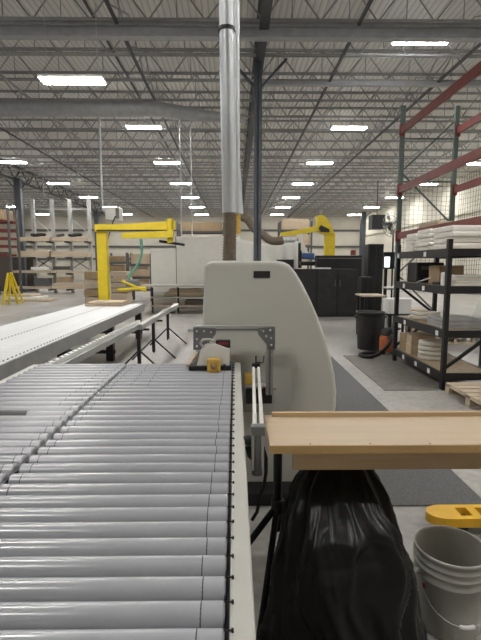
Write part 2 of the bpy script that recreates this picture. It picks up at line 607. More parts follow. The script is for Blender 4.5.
meR = roller_mesh(-.342, .342, RR); meL = roller_mesh(-.29, .29, RR)
XRc, XLc = -.362, -1.012           # lane centres; gap near X = -.71
ring1 = ring_mesh([0], RR)
ringsR = [[.292], [.292, -.305], [.292, -.305, -.21, -.12]]
ringsL = [[.255], [.255, .18]]
bolt = MB().tube([(.340, 0, 0), (.3535, 0, 0)], .0018, 8).tube([(.3535, 0, 0), (.358, 0, 0)], .0042, 6)
bme = bpy.data.meshes.new('axle_bolt'); bme.from_pydata(bolt.v, [], bolt.f); bme.materials.append(M_BLACK)
for i in range(ny):
    y = YE - .035 - i * PIT
    zr = ZT - RR + random.uniform(-.0012, .0012)
    r_ = child('roller', meR, e, (XRc - ex.x, y - ex.y, zr))
    q = 0 if y < .9 else 1 if y < 2.45 else 2
    for xr_ in ringsR[q]:
        child('drive_band', ring1, r_, (xr_ + random.uniform(-.004, .004), 0, 0))
    child('axle_bolt', bme, r_, (.001, 0, RR + .004))
    l_ = child('roller', meL, e, (XLc - ex.x, y - ex.y, zr))
    for xr_ in ringsL[0 if y < 2.1 else 1]:
        child('drive_band', ring1, l_, (xr_ + random.uniform(-.005, .005), 0, 0))
# dark tube over part of one left roller, standing for a dark gap
yd = None
d = ray(5, 413); t = (.64 - 0) and (ZT - CAM_H) / d.z; yd = d.y * t
i = round((YE - .035 - yd) / PIT); ys_ = YE - .035 - i * PIT
MB().tube([(-1.30, ys_, ZT - RR + .001), (-.93, ys_, ZT - RR + .001)], RR * 1.04, 20).build('dark_gap_mark', M_GIRT, e)
# rails and frame
b = MB().bbox((.0125, (YS + YE) / 2, ZT - .065), (.047, YE - YS, .13), .006)
b.build('side_rail', M_RAIL, e)
MB().box(-.017, -.0125, YS, YE, ZT - .11, ZT - .02).build('rail_web', M_BLACK, e)
MB().box(-.712, -.706, YS, YE, ZT - .12, ZT - .012).build('centre_rail', M_BLACK, e)
MB().bbox((-1.33, (YS + YE) / 2, ZT - .08), (.045, YE - YS, .14), .006).build('side_rail', M_RAIL, e)
MB().box(-1.30, -.02, YS, YE, ZT - .17, ZT - .14).build('belt_pan', M_BLACK, e)
for X in (-1.32, .01):
    for Y in (.7, 2.75):
        MB().bbox((X, Y, .40), (.05, .08, .80), .004).build('leg', M_PLATE, e)
for Y in (.7, 2.75):
    MB().box(-1.30, -.01, Y - .03, Y + .03, .2, .26).build('cross_bar', M_PLATE, e)

# ------------------------------------------------------------------ far-left roller conveyor
ZF = .75
e = empty('roller_conveyor', (-2.67, 6.8, 0), 'long pale roller conveyor standing apart on the left, with dark side plates', 'conveyor')
ex = Vector(e.location)
XA, XB, Y0, Y1 = -3.32, -2.02, 3.1, 10.25
meF = roller_mesh(-(XB - XA) / 2 + .02, (XB - XA) / 2 - .02, .034, 14)
meF.materials[0] = M_ROLL_F
nf = 88
pf = (Y1 - Y0) / nf
rf = ring_mesh([0], .034, .008)
for i in range(nf):
    r_ = child('roller', meF, e, (0, Y0 + (i + .5) * pf - ex.y, ZF - .034))
    for xr_ in (.59, -.03):
        child('drive_band', rf, r_, (xr_, 0, 0))
MB().box(XB - .012, XB + .012, Y0, Y1, ZF - .16, ZF - .005).build('side_plate', M_SIDE, e)
MB().box(XA - .012, XA + .012, Y0, Y1, ZF - .16, ZF - .005).build('side_plate', M_SIDE, e)
MB().box(XA, XB, Y0, Y1, ZF - .12, ZF - .10).build('belt_pan', M_BLACK, e)
for Y in (3.6, 5.6, 7.7, 10.0):
    for X in (XA + .08, XB - .08):
        MB().box(X - .06, X + .06, Y - .06, Y + .06, 0, ZF - .15).build('leg', M_BLACKP, e)
    MB().box(XA, XB, Y - .03, Y + .03, .12, .18).build('cross_bar', M_BLACK, e)

# guide rail on stands
e = empty('guide_rail', (-1.45, 7, .6), 'thin aluminium guide rail with punched holes, running beside the pale left conveyor', 'rail')
pA = Vector((-1.555, 3.85, ZF)); pB = Vector((-1.43, 7.0, ZF)); pC = Vector((-1.345, 10.4, ZF))
MB().tube([pA + Vector((0, 0, -.05)), pB + Vector((0, 0, -.05))], .045, 4, False, twist=PI / 4).build('channel', M_SIDE, e)
MB().tube([pB + Vector((.04, -.3, -.05)), pC + Vector((.04, 0, -.05))], .055, 4, False, twist=PI / 4).build('channel', M_ALU, e)
MB().tube([pA + Vector((-.035, 0, -.005)), pB + Vector((-.035, 0, -.005))], .035, 4, False, twist=PI / 4).build('punched_strip', M_TAG, e)
for k in range(30):
    t = (k + .5) / 30
    p = pA.lerp(pB, t) + Vector((-.035, 0, .021))
    MB().lathe(p, [(0, .0015), (.019, .0015), (.019, -.004)], 8).build('punched_hole', M_BLACKP, e)


def rail_stand(X, Y, label, zt=ZF - .09):
    e = empty('rail_stand', (X, Y, 0), label, 'stand', 'black stands under the guide rail')
    MB().box(X - .025, X + .025, Y - .025, Y + .025, .1, zt).build('post', M_BLACK, e)
    MB().box(X - .10, X + .16, Y - .02, Y + .02, zt - .03, zt).build('cross_arm', M_BLACK, e)
    for a, ln in ((-20, .42), (100, .4), (220, .42)):
        a = R(a)
        MB().tube([(X, Y, .33), (X + ln * math.cos(a), Y + ln * math.sin(a), .012)], .014, 6).build('leg', M_BLACK, e)
    return e


rail_stand(-1.44, 6.85, 'nearest black tripod stand holding up the thin guide rail')
rail_stand(-1.415, 7.95, 'middle black tripod stand holding up the thin guide rail')
rail_stand(-1.375, 9.4, 'farthest black tripod stand holding up the thin guide rail')

# ------------------------------------------------------------------ aluminium frame in front of machine
YG = 2.9


def pt(px, py, Y=YG):
    x, z = at(px, py, Y); return (x, Y, z)


e = empty('extrusion_frame', (pt(235, 329)[0], YG, pt(235, 332)[2]), 'grey aluminium profile frame with triangular gusset plates, against the cream machine', 'frame')
a = pt(196, 329.5); b_ = pt(275, 329.5)
fb = MB().box(a[0], b_[0], YG, YG + .05, a[2] - .017, a[2] + .022)
fb.build('cross_beam', M_ALU, e)
MB().box(a[0] + .1, b_[0] - .1, YG - .003, YG, a[2] - .006, a[2] + .004).build('slot', M_PLATE, e)
s0 = pt(187.5, 330.5)
MB().tube([(s0[0], YG + .02, s0[2]), (a[0] + .02, YG + .02, s0[2])], .011, 10).build('shaft_stub', M_ALU, e)
pr = pt(269.5, 395)
MB().box(pr[0] - .022, pr[0] + .022, YG, YG + .045, pr[2], a[2] + .01).build('post', M_ALU, e)
MB().box(pr[0] - .006, pr[0] + .006, YG - .003, YG, pr[2], a[2] - .1).build('slot', M_PLATE, e)
pl = pt(198, 374)
MB().box(pl[0] - .02, pl[0] + .02, YG + .08, YG + .12, .955, a[2] - .01).build('post', M_ALU, e)
g1 = [pt(*p) for p in ((193.5, 327), (216, 328), (216, 333.5), (207, 345), (204, 349.5), (193.5, 349.5))]
MB().prism([(p[0], p[2]) for p in g1][::-1], YG - .014, YG - .002).build('gusset_plate', M_PLATE, e)
g2 = [pt(*p) for p in ((258, 328), (275, 326.5), (275, 349.5), (268, 349.5), (266, 344), (258, 334))]
MB().prism([(p[0], p[2]) for p in g2][::-1], YG - .014, YG - .002).build('gusset_plate', M_PLATE, e)
for p in ((197, 331), (204, 331), (211, 332), (197, 339), (197, 346), (203, 340), (263, 331), (270, 330), (271, 338), (271, 345), (266, 336)):
    q = pt(*p)
    MB().lathe((q[0], YG - .014, q[2]), [(0, -.006), (.006, -.006), (.008, 0)], 8, True, 'Y').build('bolt', M_GALV, e)
# acrylic shield
a = pt(237, 347, 3.07); b_ = pt(291, 412, 3.07)
tag(MB().box(a[0], b_[0], 3.07, 3.076, b_[2], a[2]).build('acrylic_shield', M_ACR), 'clear acrylic sheet hanging below the aluminium frame, against the cream machine', 'shield')

# ------------------------------------------------------------------ control box on the end of conveyor
YC = 2.82
e = empty('sensor_housing', (-.2, YC, ZT), 'cream sensor housing with a yellow switch box, on the far end of the rollers', 'switch box')


def q(px, py, Y=YC):
    x, z = at(px, py, Y); return x, z


x0, z0 = q(189, 376); x1, z1 = q(231, 376)
MB().box(x0, x1, YC - .01, YC + .15, ZT + .001, ZT + .028).build('base_plate', M_BLACK, e)
pts = [q(*p) for p in ((195, 372), (200, 352), (203, 346.5), (207, 345), (216, 344.5), (229.5, 349.5), (229.5, 372))]
MB().prism(pts[::-1], YC + .01, YC + .14).build('housing', M_WHITE, e, bevel=.008)
x0, z0 = q(207.5, 371.5); x1, z1 = q(220.5, 358)
MB().bbox(((x0 + x1) / 2, YC - .015, (z0 + z1) / 2), (x1 - x0, .05, z1 - z0), .006).build('switch_box', M_YELB, e)
bx_ = e.children[-1]
for a_, b2 in ((.2, .2), (.8, .2), (.2, .8), (.8, .8)):
    MB().lathe((x0 + (x1 - x0) * a_, -.042 + YC, z0 + (z1 - z0) * b2), [(0, -.002), (.005, -.002), (.005, .003)], 8, True, 'Y').build('screw', M_WOOD_E, bx_)
MB().lathe(((x0 + x1) / 2, YC - .04, (z0 + z1) / 2), [(0, -.012), (.014, -.012), (.016, 0), (.022, .0), (.022, .002)], 18, True, 'Y').build('knob', M_WOOD_E, bx_)
xq, zq = q(224.5, 366)
MB().lathe((xq, YC + .008, zq), [(0, -.01), (.008, -.01), (.01, .003)], 12, True, 'Y').build('lock', M_BLACK, e)
x0, z0 = q(216, 347.5, YC + .05); x1, z1 = q(230.5, 340, YC + .05)
MB().bbox(((x0 + x1) / 2, YC + .05, (z0 + z1) / 2), (x1 - x0, .05, z1 - z0), .004).build('display_unit', M_BLACKP, e)
du = e.children[-1]
MB().box(x0 + .012, x1 - .012, YC + .022, YC + .025, z0 + .022, z1 - .008).build('red_label', M_REDL, du)
pc = [pt(204, 348, YC + .02), pt(200, 343, YC), pt(203, 339.5, YC), pt(210, 339.5, YC + .03), pt(217, 343, YC + .05)]
MB().tube(pc, .008, 8).build('bent_pipe', M_RAIL, e)
# wooden offcut leaning left of it
a = pt(189.5, 362, 2.96); b_ = pt(196.5, 350, 2.98)
tag(MB().tube([(a[0], 2.86, ZT + .016), (b_[0], 2.98, ZT + .075)], .017, 4, False, twist=PI / 4).build('wooden_offcut', M_BOARD), 'small pale wooden offcut lying on the rollers left of the sensor housing', 'wood')

# yellowish motor and dark box to the right of conveyor end
e = empty('clamp_motor', (pt(249, 390)[0], YG, .88), 'small yellow and black clamp motor fixed beside the end of the white side rail', 'motor')
for (u0, v0, u1, v1, m_, nm_) in ((244.5, 384, 252.5, 374, M_YELB, 'gear_block'), (246, 403, 272, 386, M_BLACKP, 'motor_body'), (245, 385, 266, 388.5, M_RAIL, 'mount_plate')):
    a = pt(u0, v0, 2.98); b_ = pt(u1, v1, 2.98)
    lo, hi = min(a[2], b_[2]), max(a[2], b_[2])
    MB().bbox(((a[0] + b_[0]) / 2, 3.0, (lo + hi) / 2), (b_[0] - a[0], .08, hi - lo), .004).build(nm_, m_, e)
a = pt(258, 390, 2.94); b_ = pt(276, 389, 2.94)
MB().tube([a, pt(264, 388, 2.94), b_], .004, 6).build('red_cable', M_REDL, e)
MB().tube([pt(256, 362, 2.94), pt(263, 363, 2.94), pt(264, 356, 2.94)], .004, 6).build('bent_wire', M_BLACK, e)

# pair of white guide rods with clamp and cylinder
ZR = .98
e = empty('guide_rods', (.1, 2.2, ZR - .03), 'pair of white guide rods with a grey air cylinder hanging at the near end', 'guide')
dz = CAM_H - ZR


def onz(px, py, z):
    d = ray(px, py); t = (z - CAM_H) / d.z
    return (d.x * t, d.y * t, z)


for (a, b_) in (((253.5, 368), (254.8, 428)), ((258.5, 368), (262, 428))):
    MB().tube([onz(*a, ZR), onz(*b_, ZR)], .0085, 12).build('rod', M_WHITE, e)
near = onz(258, 430, ZR); far_ = onz(256, 367, ZR)
MB().bbox((far_[0], far_[1], ZR + .01), (.05, .03, .03), .004).build('end_clamp', M_BLACK, e)
MB().tube([(far_[0], far_[1], ZR), (far_[0], far_[1], ZR + .07)], .005, 6).build('pin', M_BLACK, e)
MB().bbox((near[0], near[1], ZR), (.055, .04, .04), .004).build('rod_block', M_PLATE, e)
y_ = near[1]
c0 = pt(258, 433, y_); c1 = pt(257, 474, y_)
MB().tube([c0, c1], .021, 14).build('air_cylinder', M_PLATE, e)
MB().tube([pt(253, 436, y_ - .02), pt(252.5, 470, y_ - .02)], .006, 8).build('tie_rod', M_ALU, e)
MB().tube([pt(262.5, 436, y_ - .02), pt(262.5, 470, y_ - .02)], .006, 8).build('tie_rod', M_ALU, e)
a = pt(251.5, 440, y_ )
MB().lathe(a, [(0, -.03), (.016, -.03), (.018, -.02), (.018, .02), (.014, .03), (0, .03)], 12, True, 'X').build('knob', M_BLACKP, e)
MB().tube([pt(248, 446, y_), pt(250, 455, y_), pt(255, 460, y_)], .012, 8).build('elbow', M_BLACKP, e)
cb = [pt(p[0], p[1], y_ + .03) for p in ((263, 447), (266, 458), (266, 472), (264, 486), (260, 498), (257, 512), (252, 520))]
MB().tube(cb, .007, 8).build('air_hose', M_CABLE, e)

# ------------------------------------------------------------------ wooden tray board
ZW = .95
e = empty('wooden_infeed_table', (.9, 1.85, .82), 'long pale plywood table top with a raised back lip, jutting in from the right', 'table')
xf0 = onz(268, 417, ZW); xn0 = onz(266, 445.5, ZW)
yb, yn = xf0[1], xn0[1]
XW0, XW1 = .125, 2.0
MB().box(XW0, XW1, yn, yb + .03, ZW - .028, ZW).build('top_board', M_WOOD, e)
MB().box(XW0, XW1, yn - .004, yn - .0005, ZW - .030, ZW - .001).build('front_edge', M_WOOD_E, e)
MB().box(XW0 + .035, XW1, yb, yb + .018, ZW, ZW + .018).build('back_lip', M_WOOD_B, e)
xs, zs = at(293, 470, yn + .03)
MB().box(xs, XW1, yn + .03, yn + .05, zs, ZW - .028).build('front_apron', M_WOOD_B, e)
MB().box(xs, XW1, yb - .03, yb - .01, zs, ZW - .028).build('rear_apron', M_WOOD_B, e)
for k in range(5):
    MB().lathe((XW0 + .15 + k * .22, yn + .012, ZW), [(0, .0008), (.0035, .0008), (.004, 0)], 8).build('screw', M_BLACK, e)

# black tripod under it
XT, _ = at(277.5, 500, 2.0); YT = 2.0
e = empty('tripod_stand', (XT, YT, 0), 'black tripod stand carrying the left end of the plywood table', 'stand')
hub = at(277.5, 505, YT)[1]
MB().tube([(XT, YT, hub - .12), (XT, YT, ZW - .05)], .02, 14).build('post', M_BLACK, e)
MB().tube([(XT, YT, hub - .03), (XT, YT, hub + .03)], .03, 14).build('collar', M_BLACKP, e)
MB().box(XT - .05, XT + .05, YT - .1, YT + .05, ZW - .05, ZW - .03).build('top_plate', M_BLACK, e)
MB().tube([(XT + .02, YT, .83), (XT + .075, YT, .82), (XT + .08, YT, .90)], .005, 6).build('lock_lever', M_BLACK, e)
for a, ln in ((205, .5), (248, .26), (62, .42)):
    a = R(a)
    MB().tube([(XT, YT, hub), (XT + ln * math.cos(a), YT + ln * math.sin(a), .014)], .015, 10).build('leg', M_BLACK, e)

# ------------------------------------------------------------------ black bag draped thing
YB = 1.72
levels = [(458, 316, 364), (464, 311, 368), (471, 305, 373), (479, 299, 379), (490, 294, 386), (505, 290, 393), (522, 286, 400), (540, 282, 406), (560, 277, 410),
          (580, 272, 413), (600, 267, 417), (620, 262, 423), (640, 258, 428), (665, 252, 433), (685, 248, 436)]
vs = []; SEG = 150
lv = []
for (py, a, b_) in levels:
    yl = YB + .17 * max(0, (560 - py) / 100) ** 1.3
    xa, za = at(a, py, yl); xb, zb = at(b_, py, yl)
    lv.append(((xa + xb) / 2, (xb - xa) / 2, za, yl))
lv[-1] = (lv[-1][0], lv[-1][1], .0, YB)
from mathutils import noise as mn
fine = []
SUB = 9
for i in range(len(lv) - 1):
    for s in range(SUB):
        t = s / SUB
        fine.append(tuple(lv[i][k] * (1 - t) + lv[i + 1][k] * t for k in range(4)))
fine.append(lv[-1])
ztop = fine[0][2]; 
top_rows = [(fine[0][0], fine[0][1] * f, ztop + h, fine[0][3]) for f, h in ((.05, .012), (.4, .014), (.75, .010), (.93, .004))]
fine = top_rows + fine
b = MB(); rowsv = []
for i, (cx_, r_, z_, yl) in enumerate(fine):
    for k in range(SEG):
        th = 2 * PI * k / SEG
        fold = 0
        th0 = th
        th = th0 + .55 * mn.noise(Vector((math.cos(th0) * 1.5, math.sin(th0) * 1.5, z_ * 3.2 + 4)))
        dd = max(0, (ztop - z_)) / ztop
        # vertical pleats gathered at the top, spreading down
        fold += .060 * mn.noise(Vector((math.cos(th) * 2.4, math.sin(th) * 2.4, z_ * 1.3)))
        rid = 1 - abs(mn.noise(Vector((math.cos(th) * 5.2 + 3, math.sin(th) * 5.2, z_ * 2.6 + 9)))) * 2
        fold += .026 * (rid - .6)
        wx = math.cos(th) * 7 + z_ * 3.5 * mn.noise(Vector((math.cos(th) * 2, math.sin(th) * 2, 5)))
        rid = 1 - abs(mn.noise(Vector((wx + 3, math.sin(th) * 7, z_ * 4 + 2)))) * 2
        fold += .013 * (rid - .6)
        rid = 1 - abs(mn.noise(Vector((wx * 2 + 13, math.sin(th) * 15, z_ * 8 + 2)))) * 2
        fold += .0035 * (rid - .6)
        tb = (th + PI / 2)
        tb = (tb + PI) % (2 * PI) - PI
        fold += .030 * math.exp(-((z_ - .56 - .05 * tb) / .035) ** 2) * math.exp(-((tb - .05) / .65) ** 2)
        fold -= .014 * math.exp(-((z_ - .49 - .05 * tb) / .03) ** 2) * math.exp(-((tb - .05) / .7) ** 2)
        fold *= (.35 + .65 * min(1, dd * 3 + .3)) * (0.25 if i < 2 else 1)
        rr_ = max(.004, r_ * (1 - .05) + fold)
        th = th0
        b.v.append(Vector((cx_ + rr_ * math.cos(th), yl + rr_ * .70 * math.sin(th), max(0, z_ + .01 * fold))))
for i in range(len(fine) - 1):
    for k in range(SEG):
        k2 = (k + 1) % SEG
        b.f.append((i * SEG + k, i * SEG + k2, (i + 1) * SEG + k2, (i + 1) * SEG + k)); b.smooth.append(True)
b.f.append(tuple(range(SEG))[::-1]); b.smooth.append(True)
o = b.build('black_plastic_bag', M_BAG)
tag(o, 'tall crumpled black plastic bag draped under the plywood table, beside the bucket', 'bag')

# ------------------------------------------------------------------ bucket
BX, BY = .955, 1.90
e = empty('bucket', (BX, BY, 0), 'dirty white plastic bucket with a wire handle, beside the black bag', 'bucket')
prof = [(0, .004), (.128, .004), (.131, .012), (.136, .12), (.142, .245), (.1515, .25), (.1515, .256), (.1435, .262), (.145, .288), (.155, .292), (.155, .298),
        (.1465, .302), (.147, .322), (.157, .326), (.157, .332), (.148, .336), (.148, .352), (.156, .356), (.158, .366), (.156, .372), (.151, .372), (.1455, .362), (.141, .25),
        (.134, .12), (.126, .016), (0, .016)]
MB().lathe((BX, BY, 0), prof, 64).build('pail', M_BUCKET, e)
MB().lathe((BX, BY, 0), [(0, .10), (.06, .108), (.12, .104), (.1315, .10)], 40).build('residue', mat('dried_residue', (.36, .33, .28), .9, var=.3, scale=25, bump=.8), e)
ear = []
for s in (-1, 1):
    MB().lathe((BX + s * .150, BY - .03, .27), [(0, -.012), (.015, -.01), (.015, .01), (0, .012)], 14, True, 'X').build('handle_lug', M_BUCKET, e)
hb = []
for k in range(17):
    a = PI * k / 16
    hb.append((BX - .156 * math.cos(a), BY - .05 - .122 * math.sin(a), .27 - .155 * math.sin(a) ** .8))
MB().tube(hb, .0022, 6).build('wire_handle', M_ALU, e)
hw = e.children[-1]
MB().tube([hb[7], hb[8], hb[9]], .009, 10).build('grip', M_TAG, hw)
rz = MB().bbox((BX - .140, BY - .062, .225), (.012, .014, .02), .003).build('red_mark', M_REDL, e)

# ------------------------------------------------------------------ pallet jack (forks point left)
JY = 2.63
e = empty('pallet_jack', (1.6, 2.45, 0), 'yellow pallet jack fork with dark slots on the floor behind the bucket', 'pallet jack')


def fork(yc, xtip):
    w = .165
    o_ = []
    for k in range(13):
        a = PI / 2 + PI * k / 12
        o_.append((xtip + .11 + .11 * math.cos(a), yc + w / 2 * math.sin(a) * (1 if True else 1)))
    n = len(o_)
    # strips with slot cut-outs
    bm = bmesh.new()
    z0, z1 = .06, .115
    xs_ = [xtip + .11, xtip + .19, xtip + .26, xtip + .31, xtip + .38, xtip + 1.05]
    def poly(ps):
        lo = [bm.verts.new((x, y, z0)) for x, y in ps]; hi = [bm.verts.new((x, y, z1)) for x, y in ps]
        bm.faces.new(hi); bm.faces.new(lo[::-1])
        m = len(ps)
        for i in range(m): bm.faces.new((lo[i], lo[(i + 1) % m], hi[(i + 1) % m], hi[i]))
    poly(o_)
    for i in range(len(xs_) - 1):
        a, c = xs_[i], xs_[i + 1]
        if i in (1, 3):
            poly([(a, yc - w / 2), (c, yc - w / 2), (c, yc - .045), (a, yc - .045)])
            poly([(a, yc + .045), (c, yc + .045), (c, yc + w / 2), (a, yc + w / 2)])
        else:
            poly([(a, yc - w / 2), (c, yc - w / 2), (c, yc + w / 2), (a, yc + w / 2)])
    bmesh.ops.remove_doubles(bm, verts=bm.verts, dist=1e-5)
    bm.verts.index_update()
    mb = MB().add([v.co.copy() for v in bm.verts], [[v.index for v in f.verts] for f in bm.faces])
    bm.free()
    f_ = mb.build('fork', M_YEL2, e)
    MB().box(xtip + .12, xtip + 1.04, yc - .06, yc + .06, .055, .07).build('inner_plate', M_BLACK, f_)
    MB().lathe((xtip + .20, yc, .04), [(0, -.045), (.038, -.045), (.04, -.04), (.04, .04), (.038, .045), (0, .045)], 18, True, 'Y').build('wheel', M_BLACKP, e)


xt, zt_ = at(426, 524, JY)
fork(JY, xt)
fork(JY - .38, xt)
MB().bbox((xt + 1.12, JY - .19, .22), (.14, .55, .32), .02).build('pump_frame', M_YEL2, e)
MB().tube([(xt + 1.18, JY - .19, .3), (xt + 1.32, JY - .19, 1.1)], .02, 10).build('handle', M_BLACK, e)
MB().lathe((xt + 1.2, JY - .19, .09), [(0, -.06), (.09, -.06), (.09, .06), (0, .06)], 20, True, 'Y').build('steer_wheel', M_BLACKP, e)

# ------------------------------------------------------------------ mats
tag(MB().bbox((1.195, 5.6, .006), (.99, 5.4, .012), .004).build('floor_mat', M_MAT), 'long dark grey ribbed floor mat running beside the cream machine', 'mat')
tag(MB().bbox((2.50, 6.9, .005), (1.16, 2.3, .01), .003).build('floor_mat', M_MAT2), 'brownish rubber floor mat lying in front of the black shelving unit', 'mat')

# ------------------------------------------------------------------ black shelving unit
X0, X1, Y0, Y1 = 2.67, 3.30, 5.78, 7.58
e = empty('shelving_unit', ((X0 + X1) / 2, (Y0 + Y1) / 2, 0), 'black steel shelving unit holding white stacks, boxes and rolls', 'shelf')
for X in (X0, X1):
    for Y in (Y0, Y1):
        MB().box(X - .028, X + .028, Y - .03, Y + .03, .0, 1.92).build('post', M_BLACK, e)
SH = [.22, .77, 1.33, 1.80]
for z in SH:
    MB().box(X0, X1, Y0, Y1, z - .02, z).build('shelf_board', M_SHELF, e)
    for X in (X0 - .01, X1 + .01):
        MB().box(X - .02, X + .02, Y0, Y1, z - .10, z + .004).build('shelf_beam', M_BLACK, e)
    for Y in (Y0, Y1):
        MB().box(X0, X1, Y - .02, Y + .02, z - .09, z + .002).build('end_beam', M_BLACK, e)
for Y in (Y0 + .02, Y1):
    MB().bar((X0, Y, .26), (X1, Y, .74), .035).build('brace', M_BLACK, e)
    MB().bar((X1, Y, .80), (X0, Y, 1.28), .035).build('brace', M_BLACK, e) if Y > 6 else None
for z, ys in ((.17, (6.15, 6.6, 7.1)), (.72, (5.95, 7.1)), (1.28, (6.45, 7.2)), (1.75, (6.45, 7.5))):
    for y in ys:
        MB().box(X0 - .034, X0 - .030, y - .04, y + .04, z - .035, z + .03).build('label_tag', M_TAG, e)


def stack_of(n, xc, yc, z, w, d, h, name, m, labelf, cat, group, jit=.012, bev=.01):
    for k in range(n):
        hh = h * random.uniform(.9, 1.08)
        mb = MB().bbox((xc + random.uniform(-jit, jit), yc + random.uniform(-jit, jit), z + hh / 2), (w, d, hh * .96), min(bev * 2, hh * .3), rot=(0, 0, random.uniform(-.03, .03)))
        o = tag(mb.build(name, m), labelf(k), cat, group)
        z += hh
    return z


ZS = 1.80
def lab(where, n):
    def f(k):
        w = 'bottom' if k == 0 else 'top' if k == n - 1 else ORD[k] + ' from bottom'
        return 'white sheet bundle, %s in the %s stack on the black shelving' % (w, where)
    return f
stack_of(5, 2.95, 7.30, ZS, .44, .32, .056, 'sheet_bundle', M_PAPER, lab('left', 5), 'paper', 'white sheet bundles on the top shelf')
stack_of(5, 2.97, 6.77, ZS, .50, .46, .060, 'sheet_bundle', M_PAPER, lab('middle', 5), 'paper', 'white sheet bundles on the top shelf')
stack_of(4, 2.99, 6.16, ZS, .50, .52, .076, 'sheet_bundle', M_PAPER, lab('right', 4), 'paper', 'white sheet bundles on the top shelf')
# third shelf
ZS = 1.33
e = empty('printer', (2.97, 7.22, ZS), 'black desktop printer on the left of the third black shelf', 'printer')
MB().bbox((2.97, 7.22, ZS + .16), (.42, .40, .30), .02).build('case', M_BLACKP, e)
MB().box(2.80, 3.14, 6.98, 7.03, ZS + .06, ZS + .075).build('paper_tray', M_BLACK, e)
MB().box(2.83, 3.1, 7.015, 7.021, ZS + .2, ZS + .25).build('control_strip', M_PLATE, e)


def carton(c, s, m, label, group=None, rot=0):
    x, y, z = c
    e = empty('cardboard_box', (x, y, z), label, 'box', group)
    MB().bbox((x, y, z + s[2] / 2), s, .006, rot=(0, 0, rot)).build('carton', m, e)
    MB().cbox((x, y, z + s[2] + .001), (s[0] * 1.0, .05, .002), rot=(0, 0, rot)).build('packing_tape', M_CARD_L, e)
    return e


carton((3.02, 6.62, ZS + .003), (.34, .36, .26), M_CARD, 'brown cardboard box in the middle of the third black shelf')
tag(MB().bbox((2.745, 6.05, ZS + .090), (.06, .09, .17), .006).build('white_carton', M_TAG), 'small upright white carton beside the near post, on the third black shelf', 'box')
tag(MB().bbox((2.86, 6.31, ZS + .024), (.24, .18, .035), .008, rot=(0, 0, .1)).build('tool_tray', M_BLACKP), 'flat black tool tray on the third black shelf', 'tray')
tag(MB().tube([(2.70, 6.85, ZS + .012), (2.78, 6.55, ZS + .09)], .012, 8).build('metal_rod', M_ALU), 'pale metal rod leaning on the third black shelf', 'rod')
stack_of(4, 3.02, 6.02, ZS + .003, .44, .34, .035, 'paper_ream', M_PAPER, lambda k: 'grey-white paper ream, %s of the pile on the third black shelf' % ('bottom', 'second', 'third', 'top')[k], 'paper', 'paper reams on the third shelf')
tag(MB().bbox((2.80, 7.48, ZS + .016), (.16, .09, .02), .004).build('clipboard', M_TAG), 'white clipboard lying by the far post on the third black shelf', 'clipboard')
# second shelf


def tape_roll(c, r, h, m, label, group, cat='roll', ri=.35):
    x, y, z = c
    o = MB().lathe((x, y, z), [(r * ri, h * .1), (r * ri, h), (r * .8, h), (r * .97, h * .9), (r, h * .75), (r, h * .25), (r * .97, h * .08), (r * .85, 0), (r * ri, 0), (r * ri, h * .1)], 36).build('banding_roll', m)
    return tag(o, label, cat, group)


ZS = .77
for k in range(2):
    tape_roll((2.94 + .02 * k, 7.1, ZS + .003 + .056 * k), .23 - .02 * k, .055, M_TAPE, 'flat white roll, %s of two on the left of the second black shelf' % ('lower', 'upper')[k], 'white rolls on the second shelf')
stack_of(3, 2.98, 6.2, ZS, .50, .58, .042, 'grey_sack', M_BAGGREY, lambda k: 'flat pale grey sack, %s of three on the near end of the second black shelf' % ('bottom', 'middle', 'top')[k], 'sack', 'grey sacks on the second shelf', bev=.02)
# bottom shelf
ZS = .22
for k in range(4):
    tape_roll((2.93 + .012 * (k % 2), 6.72, ZS + .003 + .068 * k), .205 + .006 * (k % 2), .064, M_TAPE, 'white banding roll, %s of the pile on the bottom black shelf' % ('bottom', 'second', 'third', 'top')[k], 'white rolls on the bottom shelf')
carton((2.90, 7.10, ZS + .003), (.38, .22, .15), M_CARD_L, 'lower of two wrapped cardboard boxes, nearer pair on the bottom black shelf', 'boxes on the bottom shelf')
carton((2.90, 7.10, ZS + .16), (.37, .21, .14), M_CARD_L, 'upper of two wrapped cardboard boxes, nearer pair on the bottom black shelf', 'boxes on the bottom shelf')
carton((2.91, 7.38, ZS + .003), (.38, .26, .28), M_CARD, 'taller brown cardboard box at the far end of the bottom black shelf', 'boxes on the bottom shelf')

# ------------------------------------------------------------------ pallets


def pallet(x0, x1, y0, y1, z, label, cat='pallet', along='Y'):
    e = empty('wooden_pallet', ((x0 + x1) / 2, (y0 + y1) / 2, z), label, cat)
    n = 7
    w = (y1 - y0) / n
    for k in range(n):
        MB().box(x0, x1, y0 + k * w + .012, y0 + (k + 1) * w - .012, z + .11, z + .13).build('deck_board', M_BOARD, e)
    for k in range(3):
        MB().box(x0, x1, y0 + k * (y1 - y0 - .1), y0 + k * (y1 - y0 - .1) / 1 + .1 if k < 2 else y0, z, z + .018) if False else None
    for y in (y0, (y0 + y1) / 2 - .05, y1 - .1):
        MB().box(x0, x1, y, y + .1, z, z + .018).build('bottom_board', M_BOARD, e)
    for x in (x0 + .001, (x0 + x1) / 2 - .02, x1 - .041):
        MB().box(x, x + .04, y0, y1, .088 + z, .1095 + z).build('stringer_board', M_BOARD, e)
        for y in (y0, (y0 + y1) / 2 - .05, y1 - .1):
            MB().box(x, x + .04, y, y + .1, z + .018, z + .11).build('stringer_block', M_BOARD, e)
    return e


